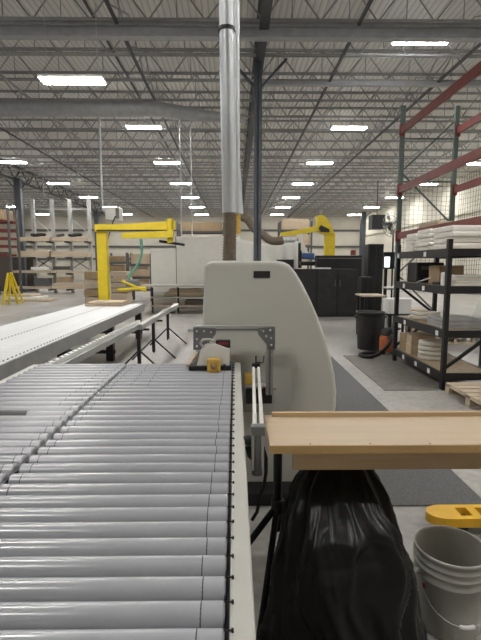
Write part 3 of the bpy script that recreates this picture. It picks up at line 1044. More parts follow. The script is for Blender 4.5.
pallet(2.66, 3.7, 4.55, 5.68, 0, 'pale wooden pallet on the floor in front of the black shelving unit')
for k in range(2):
    tape_roll((3.10, 5.12, .13 + k * .06), .24, .058, M_BLACKP, '%s dark coil lying on the near wooden pallet' % ('lower', 'upper')[k], 'dark coils on the near pallet', 'coil', .5)
pallet(4.12, 4.92, 9.3, 10.1, 0, 'wooden pallet under grey sacks behind the black shelving unit')
stack_of(4, 4.52, 9.7, .13, .76, .7, .075, 'cement_sack', M_BAGGREY, lambda k: 'grey sack, %s of the pile on the pallet behind the black shelving unit' % ('bottom', 'second', 'third', 'top')[k], 'sack', 'grey sacks on the rear pallet', .02, .025)
x_, z_ = at(485, 338, 9.0)
tag(MB().lathe((5.44, 9.75, 0), [(0, 0), (.33, 0), (.36, .05), (.34, .5), (.2, .95), (0, 1.05)], 28).build('white_bulk_bag', M_SHEET), 'tall white bulk bag standing at the right edge behind the black shelving', 'bag')

# ------------------------------------------------------------------ green and red pallet rack with net
YR = 10.3
xg, _ = at(400.5, 180, YR); xg2, _ = at(453.5, 180, YR)
e = empty('pallet_rack', ((xg + xg2) / 2, 8.4, 0), 'tall pallet rack with green uprights and dark red beams on the right', 'rack')
YR0 = 6.55
zt = at(400, 106, YR)[1]
for X in (xg, xg2):
    for Y in (YR, YR0):
        MB().box(X - .045, X + .045, Y - .04, Y + .04, 0 if Y == YR else 0, zt).build('upright', M_GREEN, e)
for Y in (YR, YR0):
    zz = .3; k = 0
    while zz + 1.1 < zt:
        a, b_ = (xg, xg2) if k % 2 else (xg2, xg)
        MB().bar((a, Y, zz), (b_, Y, zz + 1.1), .03).build('brace', M_GREEN, e)
        zz += 1.1; k += 1
    for zz in (1.1, 3.4, 4.3):
        MB().bar((xg, Y, zz), (xg2, Y, zz), .03).build('brace', M_GREEN, e)
for py in (131, 190, 236):
    z = at(401, py, YR)[1]
    for X in (xg - .02, xg2 + .02):
        bmn = MB().box(X - .03, X + .03, YR0, YR - .02, z - .07, z + .07)
        bmn.build('cross_beam', M_RED, e)
        MB().box(X - .05, X + .05, YR - .06, YR - .0, z - .12, z + .12).build('beam_connector', M_RED, e)
nb = MB()
Xn = xg2 + .12
def netp(P, u, v, nu, nv, s):
    for i in range(nu + 1):
        nb.tube([P + u * (i * s) + v * (nv * s * t / 6) + Vector((.015, .01, 0)) * math.sin(i + t * 2) for t in range(7)], .0035, 3, False, False)
    for j in range(nv + 1):
        nb.tube([P + v * (j * s) + u * (nu * s * t / 6) + Vector((0, .0, .015)) * math.sin(j + t * 2) for t in range(7)], .0035, 3, False, False)
netp(Vector((Xn, YR0, 1.0)), Vector((0, 1, 0)), Vector((0, 0, 1)), 37, 25, .1)
netp(Vector((xg + .05, YR + .07, 1.0)), Vector((1, 0, 0)), Vector((0, 0, 1)), 12, 25, .1)
tag(nb.build('safety_net', M_BLACK, fix=False), 'dark safety netting strung behind the green and red pallet rack', 'net')
# cardboard on the red beam level
z2 = at(401, 236, YR)[1] + .075
tag(MB().bbox((xg + .6, 9.6, z2 + .08), (.5, .9, .13), .01).build('cardboard_sheet_pile', M_CARD_L), 'low pile of brown cardboard on the lower red rack beam', 'cardboard')

# ------------------------------------------------------------------ trash can, vacuum, workstation
TX, TY = 2.585, 8.75
e = empty('trash_can', (TX, TY, 0), 'large round black trash can standing by the dark cabinets', 'bin')
MB().lathe((TX, TY, 0), [(0, .0), (.215, 0), (.225, .02), (.25, .62), (.255, .68), (.275, .69), (.275, .72), (.25, .72), (.24, .66), (.2, .05), (0, .05)], 36).build('bin_body', M_BLACKP, e)
for s in (-1, 1):
    MB().bbox((TX + s * .285, TY, .62), (.04, .12, .03), .008).build('handle', M_BLACKP, e)
e = empty('shop_vacuum', (2.77, 8.25, 0), 'orange and black shop vacuum with a hose, beside the trash can', 'vacuum')
MB().lathe((2.77, 8.25, 0), [(0, .05), (.13, .05), (.145, .08), (.145, .3), (.12, .34), (0, .34)], 24).build('tank', M_ORANGE, e)
MB().lathe((2.77, 8.25, 0), [(.125, .34), (.12, .42), (.07, .47), (0, .48)], 24).build('motor_head', M_BLACKP, e)
for a in (40, 140, 220, 320):
    MB().lathe((2.77 + .13 * math.cos(R(a)), 8.25 + .13 * math.sin(R(a)), .03), [(0, -.02), (.03, -.02), (.03, .02), (0, .02)], 12, True, 'Y').build('caster', M_BLACKP, e)
hp = [(2.76, 8.12, .30), (2.74, 7.98, .36), (2.66, 7.85, .24), (2.5, 7.8, .10), (2.34, 7.75, .045), (2.22, 7.78, .04), (2.2, 7.95, .04), (2.35, 8.1, .04), (2.55, 8.12, .045), (2.66, 8.1, .05)]
def smooth(ps, n=6):
    ps = [Vector(p) for p in ps]; out = []
    for i in range(len(ps) - 1):
        p0 = ps[max(0, i - 1)]; p1 = ps[i]; p2 = ps[i + 1]; p3 = ps[min(len(ps) - 1, i + 2)]
        for k in range(n):
            t = k / n
            out.append(.5 * ((2 * p1) + (p2 - p0) * t + (2 * p0 - 5 * p1 + 4 * p2 - p3) * t * t + (3 * p1 - p0 - 3 * p2 + p3) * t ** 3))
    out.append(ps[-1]); return out
hs = smooth(hp, 8)
MB().tube(hs, [.03 if k % 2 else .036 for k in range(len(hs))], 12).build('hose', M_CABLE, e)

# wooden topped small table
WX, WZ = at(372, 296, 10.2)
e = empty('work_table', (WX, 10.3, 0), 'small black work table with a pale wooden top, left of the shelving', 'table')
MB().bbox((WX, 10.3, .93), (.52, .7, .035), .005).build('table_top', M_BOARD, e)
for sx in (-.2, .2):
    for sy in (-.3, .3):
        MB().box(WX + sx - .02, WX + sx + .02, 10.3 + sy - .02, 10.3 + sy + .02, 0, .915).build('leg', M_BLACK, e)
MB().box(WX - .22, WX + .22, 10.0, 10.6, .3, .33).build('lower_shelf', M_BLACK, e)
for (a, b_, c_, d_, Y, m_, nm, lb, cat) in [
    (361, 294, 374, 277, 11.1, M_BLACKP, 'black_cabinet', 'low black cabinet behind the wooden topped work table', 'cabinet'),
    (367.5, 278, 384, 244, 12.0, M_BLACKP, 'black_locker', 'tall black locker beside the pedestal fan', 'locker'),
    (389, 314, 412, 299, 8.9, M_TAG, 'white_box', 'plain white box behind the far post of the black shelving', 'box'),
    (386.5, 326, 391.5, 305, 9.42, M_BAGGREY, 'grey_crate', 'grey crate between the trash can and the black shelving', 'crate'),
    (412, 330, 430, 310, 9.4, M_CARD_L, 'parcel', 'brown parcel on the floor behind the black shelving', 'box'),
]:
    xa, za = at(a, b_, Y); xb, zb = at(c_, d_, Y)
    if nm in ('black_cabinet', 'black_locker', 'grey_crate', 'parcel'): za = 0
    ee = empty(nm, ((xa + xb) / 2, Y + .2, za), lb, cat)
    MB().bbox(((xa + xb) / 2, Y + .2, (za + zb) / 2), (xb - xa, .4, zb - za), .01).build('body', m_, ee)
    if 'black' in nm:
        for s in (.1, .55):
            MB().box(xa + (xb - xa) * s, xa + (xb - xa) * (s + .35), Y - .012, Y, max(.05, za + .05), zb - .04).build('door', M_BLACK, ee)
    if nm == 'white_box':   # stands on a bench
        xl, _ = at(386, 310, Y)
        bb_ = empty('small_bench', ((xa + xb) / 2, Y + .2, 0), 'low dark bench carrying the white box behind the shelving', 'bench')
        MB().box(xa - .05, xb + .05, Y - .02, Y + .42, za - .03, za - .001).build('bench_top', M_BLACK, bb_)
        for sx in (xa, xb - .04):
            for sy in (Y, Y + .36):
                MB().box(sx, sx + .04, sy, sy + .04, 0, za - .03).build('leg', M_BLACK, bb_)
# computer stand with monitor
MX, MZ = at(389, 262, 10.6)
e = empty('computer_cart', (MX, 10.8, 0), 'black computer cart with a small lit screen, behind the far shelving post', 'computer')
MB().box(MX - .03, MX + .03, 10.78, 10.84, .05, MZ + .1).build('post', M_BLACK, e)
MB().box(MX - .16, MX + .16, 10.6, 11.0, .0, .06).build('base', M_BLACK, e)
xa, za = at(383.5, 269, 10.6); xb, zb = at(396, 252, 10.6)
MB().bbox(((xa + xb) / 2, 10.63, (za + zb) / 2), (xb - xa, .05, zb - za), .006).build('monitor', M_BLACKP, e)
mo = e.children[-1]
xa, za = at(384.5, 267, 10.59); xb, zb = at(390, 257, 10.59)
MB().box(xa, xb, 10.597, 10.601, za, zb).build('screen', M_SCREEN, mo)
kx, kz = at(388.5, 288, 10.75)
MB().bbox((kx, 10.55, kz), (.36, .26, .02), .004, rot=(.1, 0, .25)).build('keyboard_tray', M_PLATE, e)
tag(MB().bbox((kx - .03, 10.53, kz + .025), (.28, .18, .012), .003, rot=(.1, 0, .25)).build('keyboard', M_TAG), 'pale keyboard on the tray of the black computer cart', 'keyboard')

# pedestal fan
FX, FZ = at(390, 225, 11.4)
e = empty('pedestal_fan', (FX + .15, 11.5, 0), 'tall pedestal fan with a round wire guard, above the computer cart', 'fan')
cg = MB()
rf_ = .29
rotf = Euler((0, 0, R(28))).to_matrix()
def fp(x, y, z): return Vector((FX, 11.35, FZ)) + rotf @ Vector((x, y, z))
for rr_ in (.29, .22, .15, .08):
    cg.tube([fp(rr_ * math.cos(a), -.05 + rr_ * .1, rr_ * math.sin(a)) for a in [2 * PI * k / 24 for k in range(25)]], .006, 5)
for k in range(16):
    a = 2 * PI * k / 16
    cg.tube([fp(.03 * math.cos(a), -.05, .03 * math.sin(a)), fp(rf_ * math.cos(a), -.02, rf_ * math.sin(a)), fp(.1 * math.cos(a), .08, .1 * math.sin(a))], .004, 4)
cg.build('wire_guard', M_PLATE, e)
bl = MB()
for k in range(4):
    a = 2 * PI * k / 4 + .4
    p = [fp(.04 * math.cos(a), 0, .04 * math.sin(a)), fp(.25 * math.cos(a - .3), .02, .25 * math.sin(a - .3)), fp(.25 * math.cos(a + .3), -.02, .25 * math.sin(a + .3))]
    q_ = [v + Vector((0, .006, 0)) for v in p]
    bl.add(p + q_, [(0, 1, 2), (5, 4, 3), (0, 3, 4, 1), (1, 4, 5, 2), (2, 5, 3, 0)])
bl.build('blade', M_ALU, e)
MB().tube([fp(0, .0, 0), fp(0, .2, 0)], .07, 14).build('motor', M_BLACKP, e)
pb = fp(.0, .15, 0)
MB().tube([pb, (FX + .12, 11.5, FZ - .15), (FX + .15, 11.5, .03)], .022, 10).build('pole', M_BLACK, e)
MB().lathe((FX + .15, 11.5, 0), [(0, 0), (.25, 0), (.25, .03), (.03, .05), (0, .05)], 24).build('base', M_BLACK, e)

# ------------------------------------------------------------------ black counters
def box_px(a, b_, c_, d_, Y, dep, name, m, label, cat, floor=False, extra=None):
    xa, za = at(a, b_, Y); xb, zb = at(c_, d_, Y)
    if floor: za = 0
    o = MB().bbox(((xa + xb) / 2, Y + dep / 2, (za + zb) / 2), (abs(xb - xa), dep, zb - za), min(.01, (zb - za) * .2)).build(name, m)
    return tag(o, label, cat)


YK = 14.2
xa, _ = at(276, 300, YK); xb, zk = at(358, 269, YK)
e = empty('black_cabinet', ((xa + xb) / 2, YK + .4, 0), 'long low black cabinet bank behind the right side of the cream machine', 'cabinet')
MB().box(xa, xb, YK, YK + .8, .06, zk).build('carcass', M_BLACK, e)
MB().box(xa + .05, xb - .05, YK + .05, YK + .75, 0, .06).build('plinth', M_BLACKP, e)
n = 4
w = (xb - xa) / n
for k in range(n):
    MB().bbox((xa + (k + .5) * w, YK - .012, .06 + (zk - .06) / 2), (w - .02, .022, zk - .10), .004).build('door', M_BLACKP, e)
    d_ = e.children[-1]
    MB().tube([(xa + (k + (.12 if k % 2 else .88)) * w, YK - .04, .95), (xa + (k + (.12 if k % 2 else .88)) * w, YK - .04, 1.15)], .008, 6).build('door_handle', M_PLATE, d_)
xa, _ = at(317, 262, 15.3); xb, z_ = at(362, 255.5, 15.3)
e = empty('black_cabinet', ((xa + xb) / 2, 15.6, 0), 'taller black cabinet behind the long cabinet bank, below the right yellow crane', 'cabinet')
MB().box(xa, xb, 15.3, 15.7, 0, z_).build('carcass', M_BLACK, e)
MB().box(xa, xb + .0, 15.28, 15.3, z_ - .1, z_ - .08).build('edge_strip', M_PLATE, e)
xa, _ = at(277, 262, 15.2); xb, z_ = at(294, 259, 15.2)
box_px(277, 262, 294, 259.5, 15.02, .2, 'black_machine_base', M_BLACK, 'black machine base below the left end of the white plastic sheet', 'machine', True)
o = box_px(316, 268.95, 331, 267.6, 14.25, .2, 'label_strip', M_TAG, 'thin white strip lying on the long black cabinet', 'strip')

# ------------------------------------------------------------------ yellow cranes


def px3(p, Y): x, z = at(p[0], p[1], Y); return Vector((x, Y, z))


YJ = 13.0
mx, _ = at(103.3, 260, YJ); _, zt_ = at(103, 226, YJ)
e = empty('jib_crane', (mx, YJ, 0), 'yellow jib crane with a long double arm, behind the pale left conveyor', 'crane')
MB().box(mx - .13, mx + .13, YJ - .13, YJ + .13, .03, zt_).build('mast', M_YELLOW, e)
MB().box(mx - .3, mx + .3, YJ - .3, YJ + .3, 0, .03).build('base_plate', M_YELLOW, e)
a = px3((99, 228), YJ - .1); b_ = px3((174, 226.5), YJ - .1)
MB().prism([(at(*p, YJ)[0], at(*p, YJ)[1]) for p in ((97, 232), (97, 225), (120, 225), (176, 221.5), (176, 230))], YJ - .22, YJ - .02).build('upper_arm', M_YELLOW, e)
MB().box(*[at(99, 230, YJ)[0], at(170, 230, YJ)[0]], YJ - .235, YJ - .225, at(100, 231.5, YJ)[1], at(100, 230.3, YJ)[1]).build('arm_slot', M_BLACK, e)
MB().prism([(at(*p, YJ)[0], at(*p, YJ)[1]) for p in ((125, 239), (125, 234), (175, 231.5), (175, 238.5))], YJ - .42, YJ - .24).build('lower_arm', M_YELLOW, e)
c_ = px3((170, 230), YJ - .22)
MB().tube([c_ + Vector((0, 0, -.35)), c_ + Vector((0, 0, .3))], .09, 14).build('pivot', M_YELLOW, e)
c_ = px3((171, 240), YJ - .2)
MB().bbox(px3((172, 243), YJ - .2), (.7, .1, .07), .01, rot=(0, .15, 0)).build('bracket', M_BLACK, e)
hs = smooth([px3(p, YJ - .33) for p in ((141, 239), (141.5, 252), (139, 262), (134, 270), (129, 277), (131, 284))], 8)
MB().tube(hs, [.045 if k % 2 else .035 for k in range(len(hs))], 10).build('lift_hose', M_TEAL, e)
MB().bbox(px3((133, 283), YJ - .33), (.36, .2, .18), .02).build('lifting_head', M_PLATE, e)
for p0, p1 in (((122, 281), (134, 286)), ((134, 286), (146, 291)), ((118, 290), (146, 288))):
    MB().tube([px3(p0, YJ - .4), px3(p1, YJ - .4)], .045, 8).build('suction_arm', M_YELLOW, e)

YQ = 16.6
mx, _ = at(329.3, 245, YQ); _, zt_ = at(329, 233, YQ)
e = empty('jib_crane', (mx, YQ, 0), 'yellow jib crane rising behind the black cabinets, arm reaching left', 'crane')
MB().box(mx - .17, mx + .17, YQ - .17, YQ + .17, .03, zt_).build('mast', M_YELLOW, e)
MB().box(mx - .32, mx + .32, YQ - .32, YQ + .32, 0, .03).build('base_plate', M_YELLOW, e)
def prism_px(ps, Y0_, Y1_, nm, m_, e_):
    return MB().prism([at(a, b2, Y0_) for a, b2 in ps][::-1], Y0_, Y1_).build(nm, m_, e_)
prism_px([(317, 216), (322, 214.5), (326, 217), (333.5, 229), (333.5, 234), (324, 234), (317, 231)], YQ - .25, YQ + .1, 'head', M_YELLOW, e)
prism_px([(280, 236), (281, 232.5), (297, 230), (318, 225.5), (318, 231), (300, 234.5)], YQ - .45, YQ - .26, 'arm', M_YELLOW, e)
prism_px([(319, 228), (321, 225), (329, 229), (330, 232), (321, 232)], YQ - .30, YQ - .26, 'hinge', M_BLACKP, e)
MB().tube([px3((321, 214), YQ - .1), px3((321, 210), YQ - .1)], .05, 8).build('pivot_cap', M_ALU, e)
hs = smooth([px3(p, YQ - .5) for p in ((299, 238), (296, 248), (294, 258), (293, 268))], 8)
MB().tube(hs, .06, 10).build('lift_hose', M_TEAL, e)
MB().tube([px3((300, 234), YQ - .5), px3((300, 243), YQ - .5)], .09, 12).build('hose_swivel', M_WHITE, e)
MB().tube([px3((300, 243), YQ - .5), px3((300, 268), YQ - .5)], .06, 10).build('lift_tube', M_BLACKP, e)
prism_px([(301, 240), (304, 243), (311, 259), (307, 260), (301, 250)], YQ - .62, YQ - .5, 'pale_cover', M_TAPE, e)
MB().bbox(px3((308, 256), YQ - .7), (.42, .25, .2), .03).build('blue_grip', M_BLUE, e)
MB().bbox(px3((308, 263.5), YQ - .7), (.55, .3, .14), .03).build('tool_head', M_BLACKP, e)

# corrugated vacuum hose at far crane
hpx = [(236, 216), (242, 217), (248, 220), (254, 228), (262, 234), (270, 240), (278, 241), (283, 240)]
hs = smooth([px3(p, 13.6) for p in hpx], 10)
e = empty('hanging_vacuum_hose', px3((283, 240), 13.6), 'brown ribbed vacuum hose with a grey end, passing behind the dark column', 'hose')
MB().tube(hs, [.13 if k % 2 else .115 for k in range(len(hs))], 12).build('hose_body', M_HOSE, e)
MB().tube([px3((282, 240), 13.6), px3((295, 239.5), 13.6)], .085, 14).build('end_pipe', M_GALV, e)

# ------------------------------------------------------------------ white enclosure and sheet
YW = 17.0
xa, _ = at(176, 260, YW); xb, zt_ = at(240, 236.5, YW)
e = empty('white_enclosure', ((xa + xb) / 2, YW + .8, 0), 'tall white panelled enclosure behind the cream machine, left of the dark column', 'enclosure')
MB().bbox(((xa + xb) / 2, YW + .8, zt_ / 2), (xb - xa, 1.6, zt_), .01).build('main_panel', M_SHEET, e)
xc_, zc_ = at(150, 248.5, YW - .2)
MB().bbox(((xa + xc_) / 2, YW + .5, zc_ / 2), (xa - xc_, 1.2, zc_), .01).build('low_panel', M_SHEET, e)
MB().box(xa - .01, xa + .02, YW - .012, YW, .7, zt_).build('seam_strip', M_PLATE, e)
# draped translucent sheet
b = MB(); NX, NZ = 40, 12
p00 = at(236, 240, 15.35)[0]; p10 = at(298, 240, 15.35)[0]
def topz(t): return at(0, 0, 1) and None
for j in range(NZ + 1):
    for i in range(NX + 1):
        t = i / NX; x = p00 + (p10 - p00) * t
        px = 236 + 62 * t
        ty = 238 + 4 * math.sin(t * PI) * (1 if t > .2 else 1) + (3 * t)
        zt2 = at(px, ty, 15.35)[1]
        z = zt2 * (1 - j / NZ) + 1.0 * j / NZ
        b.v.append(Vector((x, 15.35 + .05 * math.sin(i * .9) * (j / NZ + .3), z)))
for j in range(NZ):
    for i in range(NX):
        a = j * (NX + 1) + i
        b.f.append((a, a + 1, a + NX + 2, a + NX + 1)); b.smooth.append(True)
o = b.build('hanging_plastic_sheet', M_SHEET, fix=False)
sm = o.modifiers.new('thick', 'SOLIDIFY'); sm.thickness = .01
tag(o, 'white plastic sheet sagging between the dark column and the right yellow crane', 'sheet')
e = empty('sheet_rack', ((p00 + p10) / 2, 16.0, 0), 'low dark frame holding up the sagging white plastic sheet', 'frame')
for x in (p00, p10):
    MB().box(x - .03, x + .03, 15.45, 15.55, 0, 2.4 if x == p00 else 2.25).build('post', M_PLATE, e)

# work table with boards
YT2 = 15.4
e = empty('panel_table', (at(175, 300, YT2)[0], YT2 + .4, 0), 'low grey table in front of the white enclosure', 'table')
for py in (286, 297.5, 306):
    xa, z = at(140 if py == 286 else 150, py, YT2); xb, _ = at(208, py, YT2)
    MB().bbox(((xa + xb) / 2, YT2 + .5, z), (xb - xa, 1.0, .045), .006).build('shelf_board', M_RAIL if py < 300 else M_BOARD, e)
for p in (152, 178, 204):
    x = at(p, 290, YT2)[0]
    MB().box(x - .03, x + .03, YT2 + .02, YT2 + .08, 0, .86).build('leg', M_BLACK, e)
z = at(150, 296.8, YT2)[1] + .02
for k in range(4):
    x0_, _ = at(163 + k * 2, 290, YT2); x1_, _ = at(206, 290, YT2)
    tag(MB().bbox(((x0_ + x1_) / 2 - .05 * (k % 2), YT2 + .52 + .02 * k, z + .030 + k * .055), (x1_ - x0_, .7, .05), .005, rot=(0, 0, .03 * (k - 1))).build('wood_panel', M_BOARD if k % 2 else M_CARD_L),
        'brown wood panel, %s in the pile on the low grey table' % ('bottom', 'second', 'third', 'top')[k], 'panel', 'wood panels on the grey table')
z = at(150, 305.5, YT2)[1] + .02
box_px(185, 305, 203, 300, YT2 + .1, .5, 'dark_offcuts', M_DARKW, 'dark wood offcut on the lowest shelf of the grey table', 'wood')

# pale board across far end of left conveyor + box stack
x0_, _ = at(97, 298, 10.4); x1_, _ = at(131, 298, 10.4)
for k in range(2):
    tag(MB().bbox(((x0_ + x1_) / 2 + .03 * k, 9.85, ZF + .003 + .02 + .045 * k), (x1_ - x0_ - .05 * k, .62, .04), .005).build('plywood_panel', M_CARD_L),
        '%s orange-brown plywood panel on the far end of the left conveyor' % ('lower', 'upper')[k], 'panel', 'plywood panels on the far conveyor end')

YX = 17.5
def stack_px(xa, xb, tops, bottom, Y, dep, nm, m_, lbl, cat, group):
    """items between successive y marks, bottom item first"""
    zlast = 0 if bottom is None else at(xa, bottom, Y)[1]
    X0_ = at(xa, 270, Y)[0]; X1_ = at(xb, 270, Y)[0]
    n_ = len(tops)
    for k, t in enumerate(tops):
        zt3 = at(xa, t, Y)[1]
        w_ = 'bottom' if k == 0 else 'top' if k == n_ - 1 else ORD[k] + ' from bottom'
        o = MB().bbox(((X0_ + X1_) / 2 + random.uniform(-.03, .03), Y + dep / 2, (zlast + zt3) / 2), (X1_ - X0_, dep, zt3 - zlast - .035), .02).build(nm, m_ if k % 2 else M_BOARD)
        tag(o, lbl % w_, cat, group)
        zlast = zt3
    return zlast

stack_px(83.5, 99, (297, 289, 280, 271), None, 19.0, 1.0, 'cardboard_box', M_CARD, 'brown cardboard box, %s in the pile left of the yellow mast', 'box', 'boxes left of the yellow mast')
stack_px(110, 126, (293, 288, 282.5, 277, 271), None, 18.5, 1.0, 'wrapped_bundle', M_CARD_L, 'tan wrapped bundle, %s in the pile right of the yellow mast', 'bundle', 'bundles right of the yellow mast')
stack_px(108.5, 127, (266, 261, 255.5), 270.5, 19.6, .8, 'brown_panel_pile', M_CARD, 'dark brown panel pack, %s above the tan bundles right of the mast', 'panel', 'panel packs above the tan bundles') if False else None

# rack of boards behind (128-150)
def board_rack(pa, pb, shelf_py, Y, label, item_h, m_item, item_lbl, cat, group, cols=1, legs=None, name='storage_rack', gap=0):
    Xa = at(pa, 260, Y)[0]; Xb = at(pb, 260, Y)[0]
    e = empty(name, ((Xa + Xb) / 2, Y + .5, 0), label, 'rack')
    zs_ = [at(pa, p, Y)[1] for p in shelf_py]
    ztop_ = max(zs_) + .45
    for X in (Xa, Xb):
        for yy_ in (Y, Y + 1.0):
            MB().box(X - .05, X + .05, yy_ - .05, yy_ + .05, 0, ztop_).build('post', M_GIRT, e)
    for z in zs_:
        for yy_ in (Y, Y + 1.0):
            MB().box(Xa, Xb, yy_ - .03, yy_ + .03, z - .1, z).build('cross_beam', M_GIRT, e)
    w_ = (Xb - Xa - .16) / cols
    for i, z in enumerate(zs_):
        for c in range(cols):
            xc_ = Xa + .08 + w_ * (c + .5)
            lv_ = 'bottom' if i == 0 else 'top' if i == len(zs_) - 1 else ORD[i] + ' lowest'
            cl_ = '' if cols == 1 else ('left ' if c == 0 else 'right ' if c == cols - 1 else 'middle ')
            hh = item_h * random.uniform(.85, 1.1)
            o = MB().bbox((xc_, Y + .5, z + hh / 2), (w_ - .08, .9, hh), .012).build('carton_pack', m_item)
            tag(o, item_lbl % (cl_, lv_), cat, group)
    return e

board_rack(128, 151, (289, 276.5, 264), 20.5, 'dark storage rack of brown cartons left of the white enclosure', .46, M_CARD_L, 'brown %scarton pack on the %s level of the rack left of the white enclosure', 'box', 'carton packs left of the white enclosure')
board_rack(106, 127, (271, 262), 22.5, 'dark storage rack behind the left yellow crane mast', .3, M_CARD, 'dark brown %scarton pack on the %s level of the rack behind the left crane mast', 'box', 'carton packs behind the left crane mast')
board_rack(178, 224, (262, 246, 231), 24.5, 'dark storage rack rising behind the white enclosure', .42, M_CARD, 'wide brown %scarton pack on the %s level of the rack behind the white enclosure', 'box', 'carton packs behind the white enclosure')
board_rack(280, 311, (262, 245, 229.5), 25.5, 'dark storage rack behind the right yellow crane arm', .52, M_CARD_L, 'tan %scarton pack on the %s level of the rack behind the right yellow crane', 'box', 'carton packs behind the right yellow crane')

# ------------------------------------------------------------------ hanging white unit
YH = 14.5
xa, za = at(105.5, 220, YH); xb, zb = at(119.5, 207, YH)
e = empty('unit_heater', ((xa + xb) / 2, YH + .2, za), 'small white unit heater hanging from the ceiling above the left crane mast', 'heater')
MB().bbox(((xa + xb) / 2, YH + .2, (za + zb) / 2), (xb - xa, .45, zb - za), .015).build('case', M_WHITE, e)
MB().box(xb - .12, xb - .01, YH - .03, YH - .02, za + .04, zb - .04).build('grille', M_PLATE, e)
xr, _ = at(100, 190, YH)
MB().tube([(xr, YH + .2, zb - .1), (xr, YH + .2, ZB)], .03, 8).build('hanger_rod', M_GALV, e)
MB().bar((xr, YH + .2, zb - .07), (xa, YH + .2, zb - .07), .05).build('hanger_arm', M_GALV, e)
hs = smooth([px3(p, YH - .1) for p in ((115.5, 216), (113, 222), (110, 231), (107.5, 243), (107, 255), (108, 270))], 6)
tag(MB().tube(hs, .018, 6).build('hanging_power_cord', M_CABLE), 'black cable drooping from the white unit heater past the yellow mast', 'cable')
xa, za = at(372, 229, 28); xb, zb = at(385.5, 214.5, 28)
e = empty('unit_heater', ((xa + xb) / 2, 28.4, za), 'dark unit heater hung near the far wall, left of the pedestal fan', 'heater')
MB().bbox(((xa + xb) / 2, 28.4, (za + zb) / 2), (xb - xa, .8, zb - za), .02).build('case', M_BLACKP, e)
for k in range(6):
    zz = za + .1 + k * .12
    MB().box(xa + .08, xb - .08, 27.985, 27.998, zz, zz + .05).build('louvre', M_BLACK, e)
MB().tube([((xa + xb) / 2, 28.4, zb - .02), ((xa + xb) / 2, 28.4, ZB)], .03, 6).build('hanger_rod', M_GIRT, e)
box_px(351.5, 255, 356, 250, 15.4, .15, 'red_fire_bell', M_REDL, 'small reddish box standing on the taller black cabinet', 'box')

# ------------------------------------------------------------------ board rack on the far left
YL = 26.5
e = empty('cantilever_rack', (at(48, 260, YL)[0], YL + .6, 0), 'tall grey cantilever rack holding long boards at the far left', 'rack')
for p in (24.5, 44.5, 63, 83):
    x, zt_ = at(p, 197, YL)
    MB().box(x - .09, x + .09, YL + .9, YL + 1.1, 0, zt_).build('upright', M_ALU, e)
    for py in (241, 257, 273, 289):
        z = at(p, py, YL)[1]
        MB().box(x - .05, x + .05, YL, YL + .92, z - .1, z - .0).build('arm', M_GIRT, e)
for py in (207,):
    x0_, z = at(24, py, YL); x1_, _ = at(84, py, YL)
    MB().box(x0_, x1_, YL + .95, YL + 1.0, z - .03, z + .03).build('tie_bar', M_ALU, e)
for pa, pb in ((24.5, 44.5), (63, 83)):
    MB().bar((at(pa, 225, YL)[0], YL + 1.0, at(pa, 215, YL)[1]), (at(pb, 235, YL)[0], YL + 1.0, at(pb, 232, YL)[1]), .06).build('brace', M_ALU, e)
    MB().bar((at(pa, 225, YL)[0], YL + 1.0, at(pa, 257, YL)[1]), (at(pb, 235, YL)[0], YL + 1.0, at(pb, 270, YL)[1]), .05).build('brace', M_GIRT, e)
    MB().bar((at(pb, 225, YL)[0], YL + 1.0, at(pa, 257, YL)[1]), (at(pa, 235, YL)[0], YL + 1.0, at(pb, 270, YL)[1]), .05).build('brace', M_GIRT, e)
lv_n = {241: 'top', 257: 'second', 273: 'third', 289: 'bottom'}
for (pa, pb, py, h, nm_) in ((9, 50, 241, .22, 'left'), (51, 88, 241, .20, 'right'), (10, 49, 257, .34, 'left'), (51, 87, 257, .30, 'right'),
                             (11, 50, 273, .14, 'left'), (51, 82, 273, .12, 'right'), (12, 51, 289, .12, 'left'), (52, 83, 289, .32, 'right')):
    x0_, z = at(pa, py, YL); x1_, _ = at(pb, py, YL)
    tag(MB().bbox(((x0_ + x1_) / 2, YL + .42, z + h / 2 + .002), (x1_ - x0_, .8, h), .01).build('board_bundle', M_BOARD),
        'bundle of long pale boards, %s end of the %s level on the cantilever rack' % (nm_, lv_n[py]), 'boards', 'board bundles on the cantilever rack')
# goods among the boards
for pa, pb, py, zo, h, m_, nm_, lb, cat in (
    (28, 43, 241, .26, .22, M_BLACKP, 'dark_roll', 'dark tarpaulin bundle, left one on top of the cantilever rack boards', 'bundle'),
    (54, 62, 241, .26, .18, M_GIRT, 'dark_roll', 'small dark bundle, middle one on top of the cantilever rack boards', 'bundle'),
    (66, 80, 241, .26, .22, M_BLACKP, 'dark_roll', 'dark tarpaulin bundle, right one on top of the cantilever rack boards', 'bundle'),
    (30, 48, 273, .18, .16, M_TAG, 'white_carton', 'white carton on the third level of the cantilever rack', 'box'),
    (52, 66, 273, .18, .20, M_DARKW, 'dark_crate', 'dark crate on the third level of the cantilever rack', 'crate'),
    (33, 48, 289, .16, .45, M_GIRT, 'grey_crate', 'grey crate on the bottom level of the cantilever rack', 'crate'),
    (56, 70, 289, .38, .30, M_CARD, 'brown_bundle', 'brown bundle over the thick boards on the bottom cantilever level', 'bundle')):
    xa, z = at(pa, py, YL); xb, _ = at(pb, py, YL)
    if 'roll' in nm_:
        hs_ = [(xa + (xb - xa) * t / 6, YL + .42, z + zo + h / 2 - .02 * math.sin(t)) for t in range(7)]
        o = MB().tube(hs_, [h * .32, h * .5, h * .46, h * .5, h * .47, h * .5, h * .3], 10).build(nm_, m_)
    else:
        o = MB().bbox(((xa + xb) / 2, YL + .42, z + zo + h / 2), (xb - xa, .6, h), .02).build(nm_, m_)
    tag(o, lb, cat)
